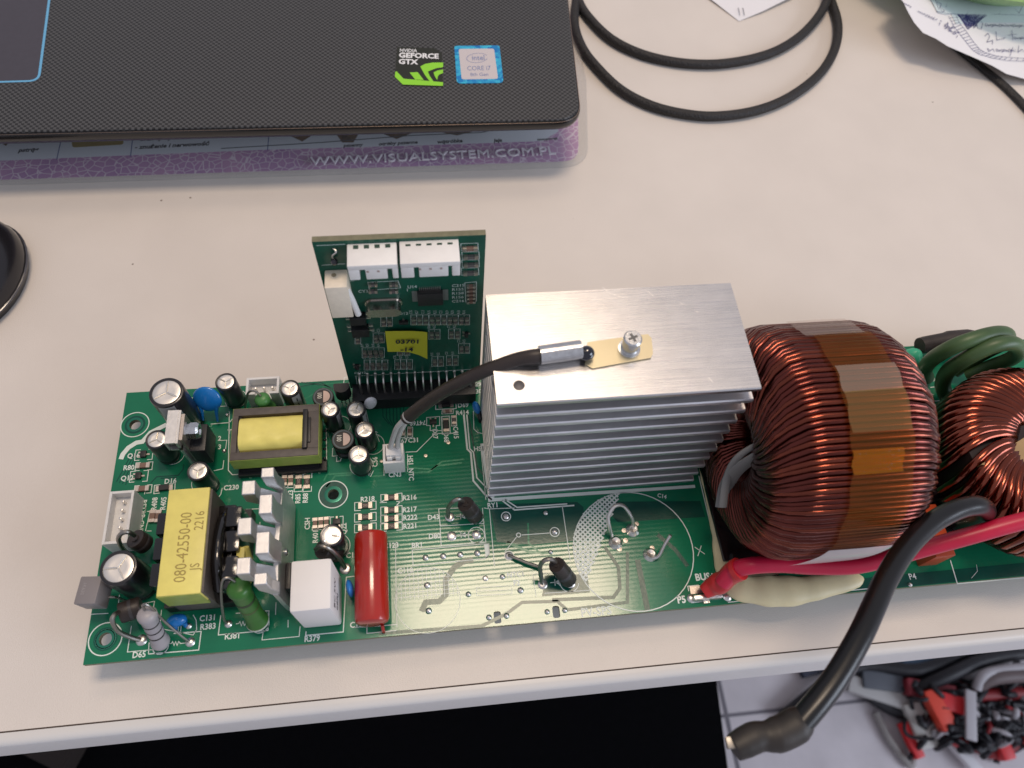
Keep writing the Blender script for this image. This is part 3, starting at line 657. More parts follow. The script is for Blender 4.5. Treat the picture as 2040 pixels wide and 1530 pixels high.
diode((926,1003),(947,1029),16.5,1.0,0.15,[(924,999,.95),(915,994,1.25),(903,999,1.2),(893,1012,.75),(893,1031,.0)],'black diode with looped lead beside the heatsink corner')
pad(896,1030,.13,.03); pad(948,1031,.13,.05)
diode((1108,1124),(1134,1156),17,1.05,0.15,[(1107,1120,1.05),(1098,1114,1.3),(1084,1117,1.25),(1076,1130,.8),(1080,1163,.0)],'black diode with looped lead in front of the relay outline')
pad(1081,1164,.13,.03); pad(1136,1161,.14,.05)
s = MB(); s.tube(smooth_path([P(1014,1106,0),P(1018,1108,.12),P(1050,1121,.16),P(1074,1130,.14),P(1078,1142,.03)],6),0.045,8); part('jumper_wire', s, dlead_m, board); pad(1014,1107,.11,.04)
diode((640,1094),(672,1102),19,0.95,0.35,[(629,1094,1.0),(640,1088,1.35),(656,1093,1.3),(675,1110,.8),(688,1132,.0)],'dark diode lying behind the white cement block')
diode((268,1072),(290,1086),20,1.0,0.6,[(268,1067,1.3),(255,1060,1.6),(242,1063,1.6),(236,1075,1.3),(246,1095,.7),(258,1105,.1)],'black diode with looped lead by the left connector')
diode((238,1222),(282,1208),21,0.75,0.7,[(240,1218,.9),(228,1225,1.15),(224,1238,1.1),(236,1258,.6),(262,1270,.2),(281,1275,.02)],'dark diode lying at the front left corner with thick bent lead')

# red film capacitor lying down
a, b_ = P(739,1077,.50), P(739,1244,.50); s = MB(); Ln = a.y-b_.y+0.22; pr = []
R0 = 0.46
prof = [(0.0001,0),(R0*0.72,0.0),(R0*0.93,0.05),(R0,0.15),(R0,Ln-0.12),(R0*0.95,Ln-0.04),(R0*0.8,Ln),(0.0001,Ln)]
s.lathe(prof, 36, (0,0,0), 'Y', 1, 0.92); q = part('film_capacitor', s, red_m, board, Matrix.Translation((a.x, b_.y, 0.50))); label_it(q, 'glossy dark red film capacitor lying near the front edge')
s = MB()
for k, tx in enumerate(('104K', '630V')):
    s2 = MB(); s2.text(tx, 0, 0, 0.13, 0, 0)
    for v in s2.v:
        ang = radians(18) + (k*0.2+v.y)/0.45 * -1; s.v.append(Vector((0.468*cos(ang), 0.9-v.x+0.2, 0.435*sin(ang))))
    n0 = len(s.v)-len(s2.v); s.f += [tuple(i+n0 for i in f) for f in s2.f]
part('faded_print', s, mat('pale_print', (0.45, 0.30, 0.26), 0.5), q)
s = MB(); s.tube([(a.x+0.25,b_.y,0.3),(a.x+0.26,b_.y-0.1,0.2),(a.x+0.26,b_.y-0.12,0.0)],0.05,8); part('coated_lead', s, red_m, board)

# white cement block
s = MB(); w0, w1, w2, w3 = P(585,1112,2.05), P(660,1111,2.05), P(648,1222,2.05), P(576,1220,2.05)
s.box((w3.x,w3.y,0.05),(w1.x,w1.y,2.05),0.07); q = part('cement_resistor', s, cement_m, board); label_it(q, 'white rectangular block standing upright near the front edge')
s = MB(); s.T = Matrix.Translation((w1.x+0.004, 0, 0)) @ Matrix(((0,0,1,0),(1,0,0,0),(0,1,0,0),(0,0,0,1)))
s.text('BC 5W', w3.y+0.16, 1.3, 0.22, 0, 0, 0.8, bold=0.02); s.text('68RJ', w3.y+0.2, 0.85, 0.22, 0, 0, 0.8, bold=0.02)
part('printed_marking', s, ink_m, q)

# grey box capacitor hanging over the left edge
a = P(181,1177,1.1); s = MB(); s.box((-0.29,-0.36,-0.30),(0.29,0.36,0.30),0.05)
q = part('box_capacitor', s, greybox_m, board, Matrix.Translation((a.x+0.0,a.y,0.9)) @ Matrix.Rotation(radians(-6),4,'Z') @ Matrix.Rotation(radians(-8),4,'Y')); label_it(q, 'small grey box capacitor overhanging the left edge')
s = MB(); s.text('.1K630', -0.16, 0.22, 0.1, radians(-90), 0.303); part('faded_print', s, mat('grey_print', (0.32,0.30,0.30), 0.5), q)
s = MB(); s.tube(smooth_path([(a.x+0.2,a.y-0.1,0.7),(a.x+0.45,a.y-0.1,0.65),(a.x+0.55,a.y-0.1,0.0)],4),0.035,8); s.tube(smooth_path([(a.x+0.2,a.y+0.15,0.7),(a.x+0.45,a.y+0.15,0.65),(a.x+0.55,a.y+0.15,0.0)],4),0.035,8); part('lead', s, dlead_m, board)

# ---- flat transformer with yellow wound bobbin
h = 1.05; t0, t1, t2, t3 = P(465,813,h), P(635,806,h), P(634,907,h), P(457,916,h); X0, X1, Y0, Y1 = (t0.x+t3.x)/2, (t1.x+t2.x)/2, (t2.y+t3.y)/2, (t0.y+t1.y)/2
tr = MB(); tr.box((X0+0.15,Y0-0.05,0.0),(X1-0.1,Y1-0.1,0.32)); tr.box((X0+0.05,Y0-0.15,0.06),(X1+0.12,Y0+0.2,0.22))
t_o = part('flat_transformer', tr, blackp_m, board); label_it(t_o, 'flat transformer with yellow taped winding inside a grey ferrite frame')
s = MB()
for (xa,ya,xb,yb) in ((X0,Y0,X1,Y0+0.24),(X0,Y1-0.24,X1,Y1)): s.box((xa,ya,0.42),(xb,yb,h),0.02)
s.box((X0+0.003,Y0+0.24,0.42),(X0+0.16,Y1-0.24,h-0.002)); s.box((X1-0.30,Y0+0.24,0.42),(X1-0.003,Y1-0.24,h-0.002)); part('ferrite_core', s, ferr_m, t_o)
s = MB(); g = 0.012
s.box((X0-g,Y0-g,0.44),(X1+g,Y0+0.0,h-0.03)); s.box((X0-g,Y1,0.44),(X1+g,Y1+g,h-0.03)); s.box((X0-g,Y0,0.44),(X0,Y1,h-0.03)); s.box((X1,Y0,0.44),(X1+g,Y1,h-0.03)); part('core_tape', s, gtape_m, t_o)
s = MB(); nx, ny = 22, 14; a, b_ = P(475,858,1.2), P(602,855,1.2); xa, xb = a.x, b_.x; ya, yb = Y0+0.27, Y1-0.27; vs = []; fs = []
for i in range(nx+1):
    for j in range(ny+1):
        tt = j/ny; y = ya+(yb-ya)*tt; z = 0.75+0.47*(1-abs(2*tt-1)**4)**0.5 + 0.012*sin(i*0.9+j*1.3)*sin(j*0.7)
        if j < 4: z += 0.015*sin(i*0.6)
        vs.append((xa+(xb-xa)*i/nx, y, z))
for i in range(nx):
    for j in range(ny): fs.append((i*(ny+1)+j,(i+1)*(ny+1)+j,(i+1)*(ny+1)+j+1,i*(ny+1)+j+1))
n0 = len(vs); 
fs.append(tuple(j for j in range(ny+1))); fs.append(tuple(nx*(ny+1)+j for j in range(ny+1))[::-1])
s.add(vs, fs); part('yellow_winding', s, ytape_m, t_o)
s = MB(); s.box((X0+0.1,Y0+0.2,0.35),(xa+0.005,Y1-0.2,0.98),0.02); s.box((xb-0.005,Y0+0.2,0.35),(xb+0.13,Y1-0.2,1.16),0.02); s.box((xb+0.12,Y0+0.4,0.35),(xb+0.22,Y1-0.45,1.1),0.02); part('bobbin_flange', s, blackp_m, t_o)
for k in range(6):
    s = MB(); x = X0+0.35+k*0.4; s.tube([(x,Y0-0.1,0.1),(x,Y0-0.12,0.0)],0.05,8); part('pin', s, lead_m, t_o)
for k in range(5):
    s = MB(); y = Y0+0.2+k*0.3; s.ball((X1+0.07,y,0.3),0.05); part('pin', s, varn_m, t_o)

# ---- tall yellow block transformer 080-42550-00
h = 2.1; q0, q1, q2, q3 = P(336,975,h), P(418,971,h), P(399,1181,h), P(311,1189,h); X0, X1, Y0, Y1 = (q0.x+q3.x)/2, (q1.x+q2.x)/2, (q2.y+q3.y)/2, (q0.y+q1.y)/2
s = MB(); s.box((X0,Y0,h-0.75),(X1,Y1,h),0.03); t2 = part('block_transformer', s, ytape_m, board); label_it(t2, 'tall transformer under a bright yellow block cover printed 080-42550-00')
s = MB(); s.box((X0+0.03,Y0+0.03,0.35),(X1+0.06,Y1-0.03,h-0.06),0.02); part('ferrite_core', s, ferr_m, t2)
s = MB(); s.box((X0-0.01,Y0-0.012,h-1.0),(X1-0.03,Y0+0.2,h-0.06)); part('front_tape', s, gtape_m, t2)
s = MB(); s.text('080-42550-00', X0+0.66, Y0+0.30, 0.30, radians(90), h+0.004, 0.78); s.text('2216', X0+0.97, Y0+1.62, 0.24, radians(90), h+0.004, 0.78); s.text('JS', X0+0.97, Y0+0.58, 0.24, radians(90), h+0.004, 0.8); part('printed_number', s, ink2_m, t2)
for k in range(3):     # black bobbin blocks left and right
    y = Y0+0.42+k*0.68
    s = MB(); s.box((X0-0.42,y,0.5),(X0+0.02,y+0.6,1.55),0.06); part('bobbin_block', s, varn_m, t2)
    s = MB(); s.box((X1+0.30,y+0.05,0.5),(X1+0.72,y+0.62,1.6),0.06); part('bobbin_block', s, varn_m, t2)
s = MB(); s.tube(smooth_path([(X1+0.2,Y0+0.3,1.2),(X1+0.22,Y0+0.7,1.62),(X1+0.22,Y0+1.3,1.68),(X1+0.2,Y0+1.9,1.5),(X1+0.2,Y0+2.3,1.2)],6),0.15,12); s.box((X1+0.05,Y0+0.25,0.3),(X1+0.5,Y1-0.25,1.35),0.05); part('varnished_winding', s, varn_m, t2)
s = MB(); s.tube(smooth_path([(X1+0.72,Y0+0.7,1.3),(X1+0.85,Y0+0.95,1.1),(X1+0.8,Y0+1.3,1.35)],6),[0.12]*13,10); s.box((X1+0.62,Y0+0.55,0.5),(X1+0.84,Y0+1.3,1.45),0.04); part('yellow_tape_end', s, ytape_m, t2)
s = MB(); s.box((X0-0.35,Y0+0.1,0.0),(X1+0.7,Y1-0.1,0.5)); part('base', s, blackp_m, t2)

# ---- transistor screwed to a bent aluminium bracket (left)
s = MB(); A0 = P(340,850,1.95)
x0 = P(333,850,1.95).x; yt, ybm = P(345,818,1.95).y, P(340,884,1.95).y
s.box((x0,ybm,1.5),(x0+0.26,yt,1.56)); s.box((x0+0.26,ybm,0.0),(x0+0.33,yt+0.04,1.62)); s.box((x0-0.02,ybm,1.5),(x0+0.04,yt,1.98)); s.box((x0+0.04,ybm+0.003,1.9),(x0+0.27,yt-0.003,1.975)); s.box((x0+0.26,ybm,1.5),(x0+0.33,yt,1.95))
bk = part('bracket', s, alu_cast, board); label_it(bk, 'bent aluminium bracket with a screwed power transistor')
s = MB(); s.box((x0+0.335,ybm+0.12,0.3),(x0+0.42,yt-0.1,1.9)); part('transistor_tab', s, pad_m, bk)
s = MB(); s.box((x0+0.425,ybm+0.06,0.35),(x0+0.85,yt-0.12,1.25),0.03); part('transistor_body', s, blackp_m, bk)
s = MB(); yc = (yt+ybm)/2; s.lathe([(0.0001,0),(0.27,0.0),(0.27,0.05),(0.22,0.06),(0.22,0.12),(0.25,0.13),(0.25,0.30),(0.20,0.36),(0.13,0.36),(0.10,0.31),(0.0001,0.31)], 8, (x0+0.42,yc,1.62), 'X'); part('screw', s, steel_m, bk, None, 25)
s = MB(); 
for k in (-1,0,1): s.tube([(x0+0.6,yc+k*0.25,0.4),(x0+0.65,yc+k*0.25,0.0)],0.04,6)
part('transistor_leg', s, lead_m, bk)

# ---- comb shaped extruded heatsink in the left half
def topbox(cu, cv, z, wpx, hpx): 
    c = P(cu, cv, z); k = pxcm(cu, cv, z); return c, wpx/k/2, hpx/k/2/0.86
zc = 3.0
tips = [(533,941,25,23),(495,971,26,32),(529,1004,26,44),(487,1048,27,38),(523,1081,27,49),(485,1127,27,37),(519,1153,26,26)]
cA = P(533,941,zc); cG = P(519,1155,zc); xs = (cA.x+cG.x)/2+0.06; ya, yb = cG.y-0.12, cA.y+0.12
s = MB(); pr_ = [(ya,0.15),(ya,1.95),(ya+0.6,2.05),(ya+1.3,2.1),(ya+2.0,2.05),(yb-0.3,1.95),(yb,1.75),(yb,0.15)]; nn = len(pr_)
s.add([(xs,y,z) for y,z in pr_]+[(xs+0.12,y,z) for y,z in pr_],[tuple(range(nn)),tuple(range(nn,2*nn))[::-1]]+[(i,nn+i,nn+(i+1)%nn,(i+1)%nn) for i in range(nn)],False)
hs2 = part('comb_heatsink', s, alu_cast, board, None, 20); label_it(hs2, 'upright aluminium plate heatsink with seven square-ended fingers')
for k, (u, v, w, d) in enumerate(tips):
    c, hw, hd = topbox(u, v, zc, w, d); hd *= 0.80; s = MB(); zm = 1.7 if k in (1,3,5) else 1.9; zz = [zc, zc-0.55, zm-0.3, zm-0.75]
    rows = [(c.x-hw,c.x+hw,hd),(c.x-hw,c.x+hw,hd),(xs-0.18,xs+0.10,hd*0.95),(xs-0.012,xs+0.132,hd*0.8)] if k in (1,3,5) else [(c.x-hw,c.x+hw,hd),(c.x-hw,c.x+hw,hd),(xs-0.10,xs+0.20,hd*0.95),(xs-0.012,xs+0.132,hd*0.8)]
    zz = [zc, zc-0.5, 2.0, 1.45] if k in (1,3,5) else [zc, zc-0.55, 2.15, 1.75]
    vs = []; fs = []
    for (xa_, xb_, hh), z in zip(rows, zz): vs += [(xa_,c.y-hh,z),(xb_,c.y-hh,z),(xb_,c.y+hh,z),(xa_,c.y+hh,z)]
    for q_ in range(3):
        for e_ in range(4): fs.append((q_*4+e_, q_*4+4+e_, q_*4+4+(e_+1)%4, q_*4+(e_+1)%4))
    fs.append((0,1,2,3)); fs.append((15,14,13,12)); s.add(vs, fs, False)
    o = part('heatsink_finger', s, alu_cast, hs2, None, 20)
    bv = o.modifiers.new('bevel','BEVEL'); bv.width = 0.025; bv.segments = 2
s = MB(); s.lathe([(0.10,0),(0.10,0.04),(0.06,0.06),(0.0001,0.06)], 14, (xs+0.122,P(570,1100,1.2).y,1.2), 'X'); part('rivet', s, steel_m, hs2)
s = MB(); s.box((xs+0.125,cG.y+0.2,0.3),(xs+0.26,cG.y+0.9,1.2),0.02); part('transistor_body', s, blackp_m, hs2)

# ---- surface mounted parts
def smd(frame, L_, W_, kind, txt=None, parent=None):
    par = parent or board; H = {'R':0.06,'C':0.10,'D':0.11,'S':0.10,'K':0.09}[kind]
    s = MB(); e = 0.22*L_
    if kind == 'S':
        s.box((-L_*0.24,-W_*0.42,0.01),(L_*0.24,W_*0.42,H),0.01); o = part('small_chip', s, chip_m, par, frame)
        for (x, y, sx) in ((-1,-.3,0),(-1,.3,0),(1,0,0)):
            q = MB(); q.box((min(x*L_*0.24,x*L_*0.5),y*W_-0.025,0.0),(max(x*L_*0.24,x*L_*0.5),y*W_+0.025,0.03)); part('pin', q, pad_m, o)
        return o
    bm_ = {'R':chip_m,'C':smdc_m,'D':chip_m,'K':mat('smd_grey',(0.10,0.09,0.085),0.5)}[kind]
    s.box((-L_/2+e*0.8,-W_/2,0.012),(L_/2-e*0.8,W_/2,H)); o = part({'R':'chip_resistor','C':'chip_capacitor','D':'chip_diode','K':'chip_capacitor'}[kind], s, bm_, par, frame)
    for sg_ in (-1, 1):
        q = MB(); q.box((min(sg_*(L_/2+0.03), sg_*(L_/2-e)),-W_/2-0.006,0.004),(max(sg_*(L_/2+0.03), sg_*(L_/2-e)),W_/2+0.006,H+0.004 if kind != 'D' else 0.04)); part('solder_end', q, pad_m, o)
    if txt:
        q = MB(); q.text(txt, -L_*0.19, -W_*0.24, W_*0.48, 0, H+0.002, 0.7); part('printed_value', q, mat('chip_print', (0.45,0.32,0.26), 0.5), o)
    return o
def bfr(u, v, a=0): p = P(u, v); return T3(p.x, p.y, 0, radians(a))
def sbox(u, v, a, L_, W_):
    p = P(u, v); ca, sa = cos(radians(a)), sin(radians(a))
    for sx in (-1, 1):
        q = [(sx*L_*0.22,W_/2),(sx*L_/2,W_/2),(sx*L_/2,-W_/2),(sx*L_*0.22,-W_/2)]
        silk2.strip([(p.x+x*ca-y*sa, p.y+x*sa+y*ca) for x, y in q], 0.022, Z3)
silk2 = MB()
for u, v, t in [(728,1008,'2002'),(728,1030.5,'2002'),(728,1051.6,'2002'),(780,992,'2002'),(780,1017,'2002'),(780,1034,'2054'),(780,1049,'7502')]:
    smd(bfr(u,v),0.34,0.17,'R',t); sbox(u,v,0,0.62,0.25)
sl2 = [((757,1002),(770,994)),((788,1010),(798,998))]
for a, b_ in sl2: silk2.strip(PP([a,b_]), 0.03, Z3)
for u, v, k, L_, W_, a in [(287,906,'S',.34,.24,0),(277,949,'S',.34,.24,0),(287,929,'C',.32,.15,0),(285,975,'C',.32,.15,0),(328,973,'D',.42,.16,3)]:
    smd(bfr(u,v,a),L_,W_,k); sbox(u,v,a,L_+0.16,W_+0.1)
for u, v, k, a in [(568,959,'C',90),(580,959,'C',90)]: smd(bfr(u,v,a),.26,.13,k); sbox(u,v,a,.40,.19)
for u, v, a in [(595.5,961,90),(612,961,90)]: smd(bfr(u,v,a),.36,.17,'R','2002'); sbox(u,v,a,.58,.26)
for u, v in [(628.6,1044),(640,1043),(651,1042)]: smd(bfr(u,v,90),.25,.12,'C'); sbox(u,v,90,.36,.18)
smd(bfr(671,1040,90),.34,.26,'S'); sbox(671,1040,0,.36,.32)
smd(bfr(863,842,-90),.32,.26,'S'); smd(bfr(888.5,847,-90),.40,.17,'D'); smd(bfr(904.5,838.5,-90),.24,.11,'K'); smd(bfr(888.5,808,2),.42,.15,'D'); smd(bfr(891.5,821,2),.24,.10,'C'); smd(bfr(816.5,861,-90),.24,.11,'C'); smd(bfr(802.5,861,-90),.24,.11,'C'); smd(bfr(822,838,-90),.2,.1,'S'); smd(bfr(838,815,0),.24,.1,'C')
smd(bfr(305,1030,90),.3,.15,'C'); smd(bfr(317,1030,90),.3,.15,'C')
obj('silkscreen_bracket', face_up(silk2), silk_m, board, kind='stuff')

# ================================================================== BIG FINNED HEATSINK
HX0, HX1, HY0, HY1, HZ = 1.385, 7.69, 7.78, 10.86, 6.03
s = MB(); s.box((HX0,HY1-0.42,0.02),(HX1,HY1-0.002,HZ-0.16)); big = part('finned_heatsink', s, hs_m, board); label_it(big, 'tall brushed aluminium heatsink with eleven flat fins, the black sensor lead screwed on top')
NF = 11
for k in range(NF):
    z1 = HZ-k*0.5895; t = 0.17 if k == 0 else 0.19; s = MB()
    yb_ = HY1 if k == 0 else HY1-0.423; yf = HY0 if k == 0 else HY0+0.02*random.random(); xr = HX1-(0 if k == 0 else random.uniform(-0.02,0.03))
    if k == NF-1: z1 = 0.14
    # slightly ribbed fin: two shallow steps on the lower face, rounded front lip
    nprof = [(yf+0.03,z1-t),(yf,z1-t+0.035),(yf,z1-0.035),(yf+0.03,z1),(yb_,z1),(yb_,z1-t),(yf+1.4,z1-t),(yf+1.38,z1-t-0.02),(yf+1.1,z1-t-0.02),(yf+1.08,z1-t),(yf+0.6,z1-t),(yf+0.58,z1-t-0.02),(yf+0.3,z1-t-0.02),(yf+0.28,z1-t)]
    n_ = len(nprof); vs = [(HX0,y,z) for y,z in nprof]+[(xr,y,z) for y,z in nprof]
    s.add(vs, [tuple(range(n_))[::-1], tuple(range(n_,2*n_))]+[(i,(i+1)%n_,n_+(i+1)%n_,n_+i) for i in range(n_)])
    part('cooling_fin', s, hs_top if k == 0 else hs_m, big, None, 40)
# tapped hole in the top plate: shade of the bore painted as a dark disc
p = P(1034,768,HZ); s = MB(); s.lathe([(0.150,0.004),(0.115,0.0045),(0.112,0.006),(0.0001,0.006)], 24, (p.x,p.y,HZ)); part('screw_hole_shade', s, mat('bore_shade', (0.10,0.095,0.10), 0.5, 0.6), big)
s = MB(); s.ring((p.x,p.y), 0.15, 0.03, HZ+0.007, 28); part('hole_rim', s, alu_m, big)
sc = MB()
for (pts) in [[(1200,572),(1215,585),(1240,592),(1255,592)],[(1290,580),(1302,590)],[(1355,603),(1362,608)],[(1412,752),(1420,762)],[(1385,620),(1392,622)]]: sc.strip([P(u,v,HZ).xy for u,v in pts], 0.012, HZ+0.003)
part('scratch', face_up(sc), mat('scratch', (0.9,0.88,0.85), 0.5, 1.0), big)

# ---- temperature sensor lead with ring terminal
sens = thing('temperature_sensor', (P(1240,700,HZ).x, P(1240,700,HZ).y, HZ), 'black sensor lead with metal ferrule, screwed onto the heatsink top by a tan strip', 'sensor lead')
s = MB(); q = [P(1170,684,HZ).xy, P(1270,670,HZ).xy, P(1290,668,HZ).xy, P(1297,676,HZ).xy, P(1300,706,HZ).xy, P(1296,715,HZ).xy, P(1180,736,HZ).xy, P(1165,728,HZ).xy]
s.prism([(a.x,a.y) for a in q], HZ+0.008, HZ+0.055); obj('mounting_strip', s, brass_m, sens)
p = P(1253,695,HZ+0.05); s = MB(); s.lathe([(0.0001,0),(0.27,0),(0.27,0.03),(0.215,0.035),(0.215,0.06),(0.20,0.07),(0.20,0.34),(0.225,0.36),(0.225,0.46),(0.19,0.50),(0.0001,0.50)], 28, (p.x,p.y,HZ+0.055)); scr = obj('screw', s, steel_m, sens)
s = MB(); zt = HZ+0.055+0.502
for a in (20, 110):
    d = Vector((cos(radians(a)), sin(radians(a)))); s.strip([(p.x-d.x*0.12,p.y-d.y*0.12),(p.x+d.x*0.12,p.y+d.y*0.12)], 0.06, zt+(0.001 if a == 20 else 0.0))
obj('cross_recess_shade', s, mat('recess_shade', (0.12,0.12,0.12), 0.5, 0.8), scr)  # flat dark strips paint the shade inside the cross slot
zc_ = HZ+0.29
A_, B_ = P(1074,708,zc_), P(1158,696,zc_); s = MB(); Ln = (B_-A_).length; R0 = 0.225
s.lathe([(R0*0.85,0),(R0,0.01),(R0*1.01,Ln*0.5),(R0,Ln-0.01),(R0*0.85,Ln)], 28); o = obj('ferrule', s, steel_m, sens, None, 35, None, Matrix.Translation(A_) @ (B_-A_).to_track_quat('Z','Y').to_matrix().to_4x4())
p = P(1169,703,zc_-0.03); s = MB(); s.ball((p.x,p.y,zc_-0.05), 0.19, 0.185, 0.18, 24, 14); obj('resin_bead', s, bead_m, sens)
path = smooth_path([P(1080,708,zc_),P(1060,710,zc_),P(1030,716,6.2),P(1000,726,6.05),P(960,741,5.75),P(915,762,5.1),P(870,788,4.2),P(832,815,3.3),P(810,834,2.75)],8)
s = MB(); s.tube(path, lerp_list([0.17,0.17,0.165,0.165,0.17,0.17,0.175,0.18], len(path)), 18); obj('black_sleeve', s, shrink_m, sens)
k = int(len(path)*0.955); s = MB(); s.tube(path[k-1:k+1], 0.186, 18, caps=False); obj('pale_ring', s, wsleeve_m, sens)
e0 = path[-2]
for dx, col in ((-0.07,0),(0.08,1)):
    pts = smooth_path([e0+Vector((dx*0.5,0,0)), P(797,850,2.3)+Vector((dx,0,0)), P(788,872,1.5)+Vector((dx,0,0)), P(784,893,0.9)+Vector((dx*1.5,-0.02,0))],6)
    s = MB(); s.tube(pts, 0.075, 10); obj('pale_wire', s, wsleeve_m, sens)
c = P(784,898,0.85); s = MB(); s.box((c.x-0.22,c.y-0.20,0.45),(c.x+0.22,c.y+0.18,0.98),0.03); s.box((c.x-0.20,c.y-0.26,0.5),(c.x-0.05,c.y-0.19,0.9),0.02); s.box((c.x+0.05,c.y-0.26,0.5),(c.x+0.20,c.y-0.19,0.9),0.02); pg = obj('plug', s, white_m, sens)
for dx in (-0.11,0.11):
    s = MB(); s.box((c.x+dx-0.06,c.y+0.03,0.975),(c.x+dx+0.06,c.y+0.13,0.984)); obj('contact_slot', s, mat('slot_brown', (0.12,0.09,0.06), 0.5), pg)

# ================================================================== UPRIGHT CONTROL CARD
CYF = 11.60
card = thing('control_card', (-0.6, CYF, 0.3), 'dark green upright control card with yellow sticker and white sockets on its face', 'circuit card')
g = [PY(624,480,CYF), PY(960,470,CYF), PY(956,772,CYF), PY(700,782,CYF)]
KX0, KX1, KZ1 = -2.62, 1.42, (g[0].z+g[1].z)/2
s = MB(); s.box((KX0,CYF,0.35),(KX1,CYF+0.16,KZ1)); cp = obj('card_plate', s, card_m, card); cp.data.materials.append(fr4_m)
for pg_ in cp.data.polygons:
    if abs(pg_.normal.y) < 0.5: pg_.material_index = 1
# local card frame: x right, y up, z towards the camera
def CF(u, v, a=0.0, off=0.0):
    p = PY(u, v, CYF); return Matrix.Translation((p.x, CYF-off, p.z)) @ Matrix(((1,0,0,0),(0,0,-1,0),(0,1,0,0),(0,0,0,1))) @ Matrix.Rotation(radians(a), 4, 'Z')
CT = Matrix(((1,0,0,0),(0,0,-1,CYF),(0,1,0,0),(0,0,0,1)))
ck = MB(); ck.T = CT
def c2(u, v): p = PY(u, v, CYF); return (p.x, p.z)
def cl(pts, w=0.02, closed=False): ck.strip([c2(*q) for q in pts], w, 0.006, closed)
def ct(t, u, v, h=0.12, a=0, bold=0.02, sq=0.85): x, y = c2(u, v); ck.text(t, x, y, h, radians(a), 0.006, sq, bold=bold)
cl([(707,749),(945,735)],0.025); cl([(709,749),(712,768)],0.02); cl([(712,768),(944,757)],0.018)
cl([(630,489),(688,486)],0.02); cl([(641,528),(688,525)],0.02); cl([(690,560),(706,559)],0.014)
ct('CN12',706,745,.12); ct('U14',812,574,.12); ct('CY3',714,583,.12); ct('D12',795,627,.12); ct('R171',800,736,.11); ct('1',809,580,.12)
for k, t in enumerate(('C215','R155','R158','R156','C216')): ct(t, 900, 571.5+k*7.7, .115, 0, 0.015, 0.95)
cl([(926,563),(949,561),(949,600),(928,602)],0.018,True)
cl([(733,562),(736,578),(798,573),(793,559)],0.018,True)
rows = [ # (list of u, v, labels)
 ([824,836,848,860.5,872,884,896,907,919,930],637,0), ([764,776],640,0), ([860,871],666,0), ([899,911],665,0), ([919,930],694,0), ([749,760],673,0), ([727,738,749,760],702.5,0),
 ([731,743,755,767],727,0), ([792,804,816],726,0), ([866,878],720,0), ([895,907],718,0), ([797,811],698,0), ([713],675,0)]
nn = 0; names = ['C32','R27','C13','R15','R22','C21','R19','R50','R18','R14','C11','R57','R34','R12']
for us, v, _ in rows:
    for u in us:
        if u in (872,884) and v == 637: pass
        smd(CF(u, v, 90), 0.21, 0.095, 'K', None, card); 
        hw = 5.6; cl([(u-hw,v-10),(u+hw,v-10.3),(u+hw,v+9.7),(u-hw,v+10)],0.014,True)
        ct(names[nn % len(names)], u-3 if nn % 2 else u-2.5, v-12, .085, 90, 0.0, 0.9) if v != 727 else ct(names[nn % len(names)], u-2.5, v-12, .08, 90, 0.0, 0.9)
        nn += 1
for u, v in [(936,492),(938,509),(938,525),(937,541)]:
    smd(CF(u, v, 0), 0.30, 0.11, 'C' if v < 500 else 'K', None, card); cl([(u-18,v-7),(u+16,v-8),(u+17,v+6),(u-17,v+7)],0.018,True)
for k in range(5): smd(CF(938, 567+k*7.6, 0), 0.17, 0.075, 'C', None, card)
for u, v, a in [(804,639,90),(929,664,0),(711,728,0)]: smd(CF(u, v, a), 0.22, 0.26 if v != 639 else 0.3, 'S', None, card)
for u in (743,784):
    for v in (564,577): smd(CF(u, v, 0), 0.16, 0.1, 'K', None, card)
obj('silkscreen_print', ck, silk_dim, card, kind='stuff')
# quad flat chip
p = PY(857,588,CYF); F_ = CF(857,588)
s = MB(); s.box((-0.33,-0.26,0.02),(0.33,0.26,0.16),0.02); ch = part('microcontroller', s, chip_m, card, F_)
for sd in (-1, 1):
    for k in range(11):
        s = MB(); x = (k-5)*0.052; s.box((x-0.016,min(sd*0.26,sd*0.37),0.0),(x+0.016,max(sd*0.26,sd*0.37),0.03)); part('pin', s, lead_m, ch)
for sd in (-1, 1):
    s = MB(); s.box((min(sd*0.33,sd*0.47),-0.22,0.0),(max(sd*0.33,sd*0.47),0.22,0.025)); part('side_pin_row', s, mat('pin_row_grey', (0.16,0.18,0.16), 0.5), ch)
    s = MB()
# small outline chips at the left
for (u, v, w, h_) in ((713,628,0.42,0.40),(718,652,0.46,0.42)):
    s = MB(); s.box((-w/2,-h_/2*0.9,0.02),(w/2,h_/2*0.9,0.22),0.02); ch = part('opto_chip', s, blackp_m, card, CF(u, v))
    for sd in (-1, 1):
        for y in (-0.1, 0.1):
            q = MB(); q.box((min(sd*w/2,sd*(w/2+0.12)),y-0.03,0.0),(max(sd*w/2,sd*(w/2+0.12)),y+0.03,0.05)); part('pin', q, lead_m, ch)
# crystal can
s = MB(); w = 0.62; hh = 0.2
def stadium(w, h, n=10):
    out = []
    for k in range(n+1): a = -pi/2+pi*k/n; out.append((w/2-h/2+h/2*cos(a), h/2*sin(a)))
    for k in range(n+1): a = pi/2+pi*k/n; out.append((-w/2+h/2+h/2*cos(a), h/2*sin(a)))
    return out
s.prism(stadium(0.98, 0.42), 0.0, 0.05); s.prism(stadium(0.90, 0.34), 0.05, 0.36); part('crystal_can', s, mat('crystal_metal', (0.55,0.50,0.46), 0.25, 1.0), card, CF(764,602), 45)
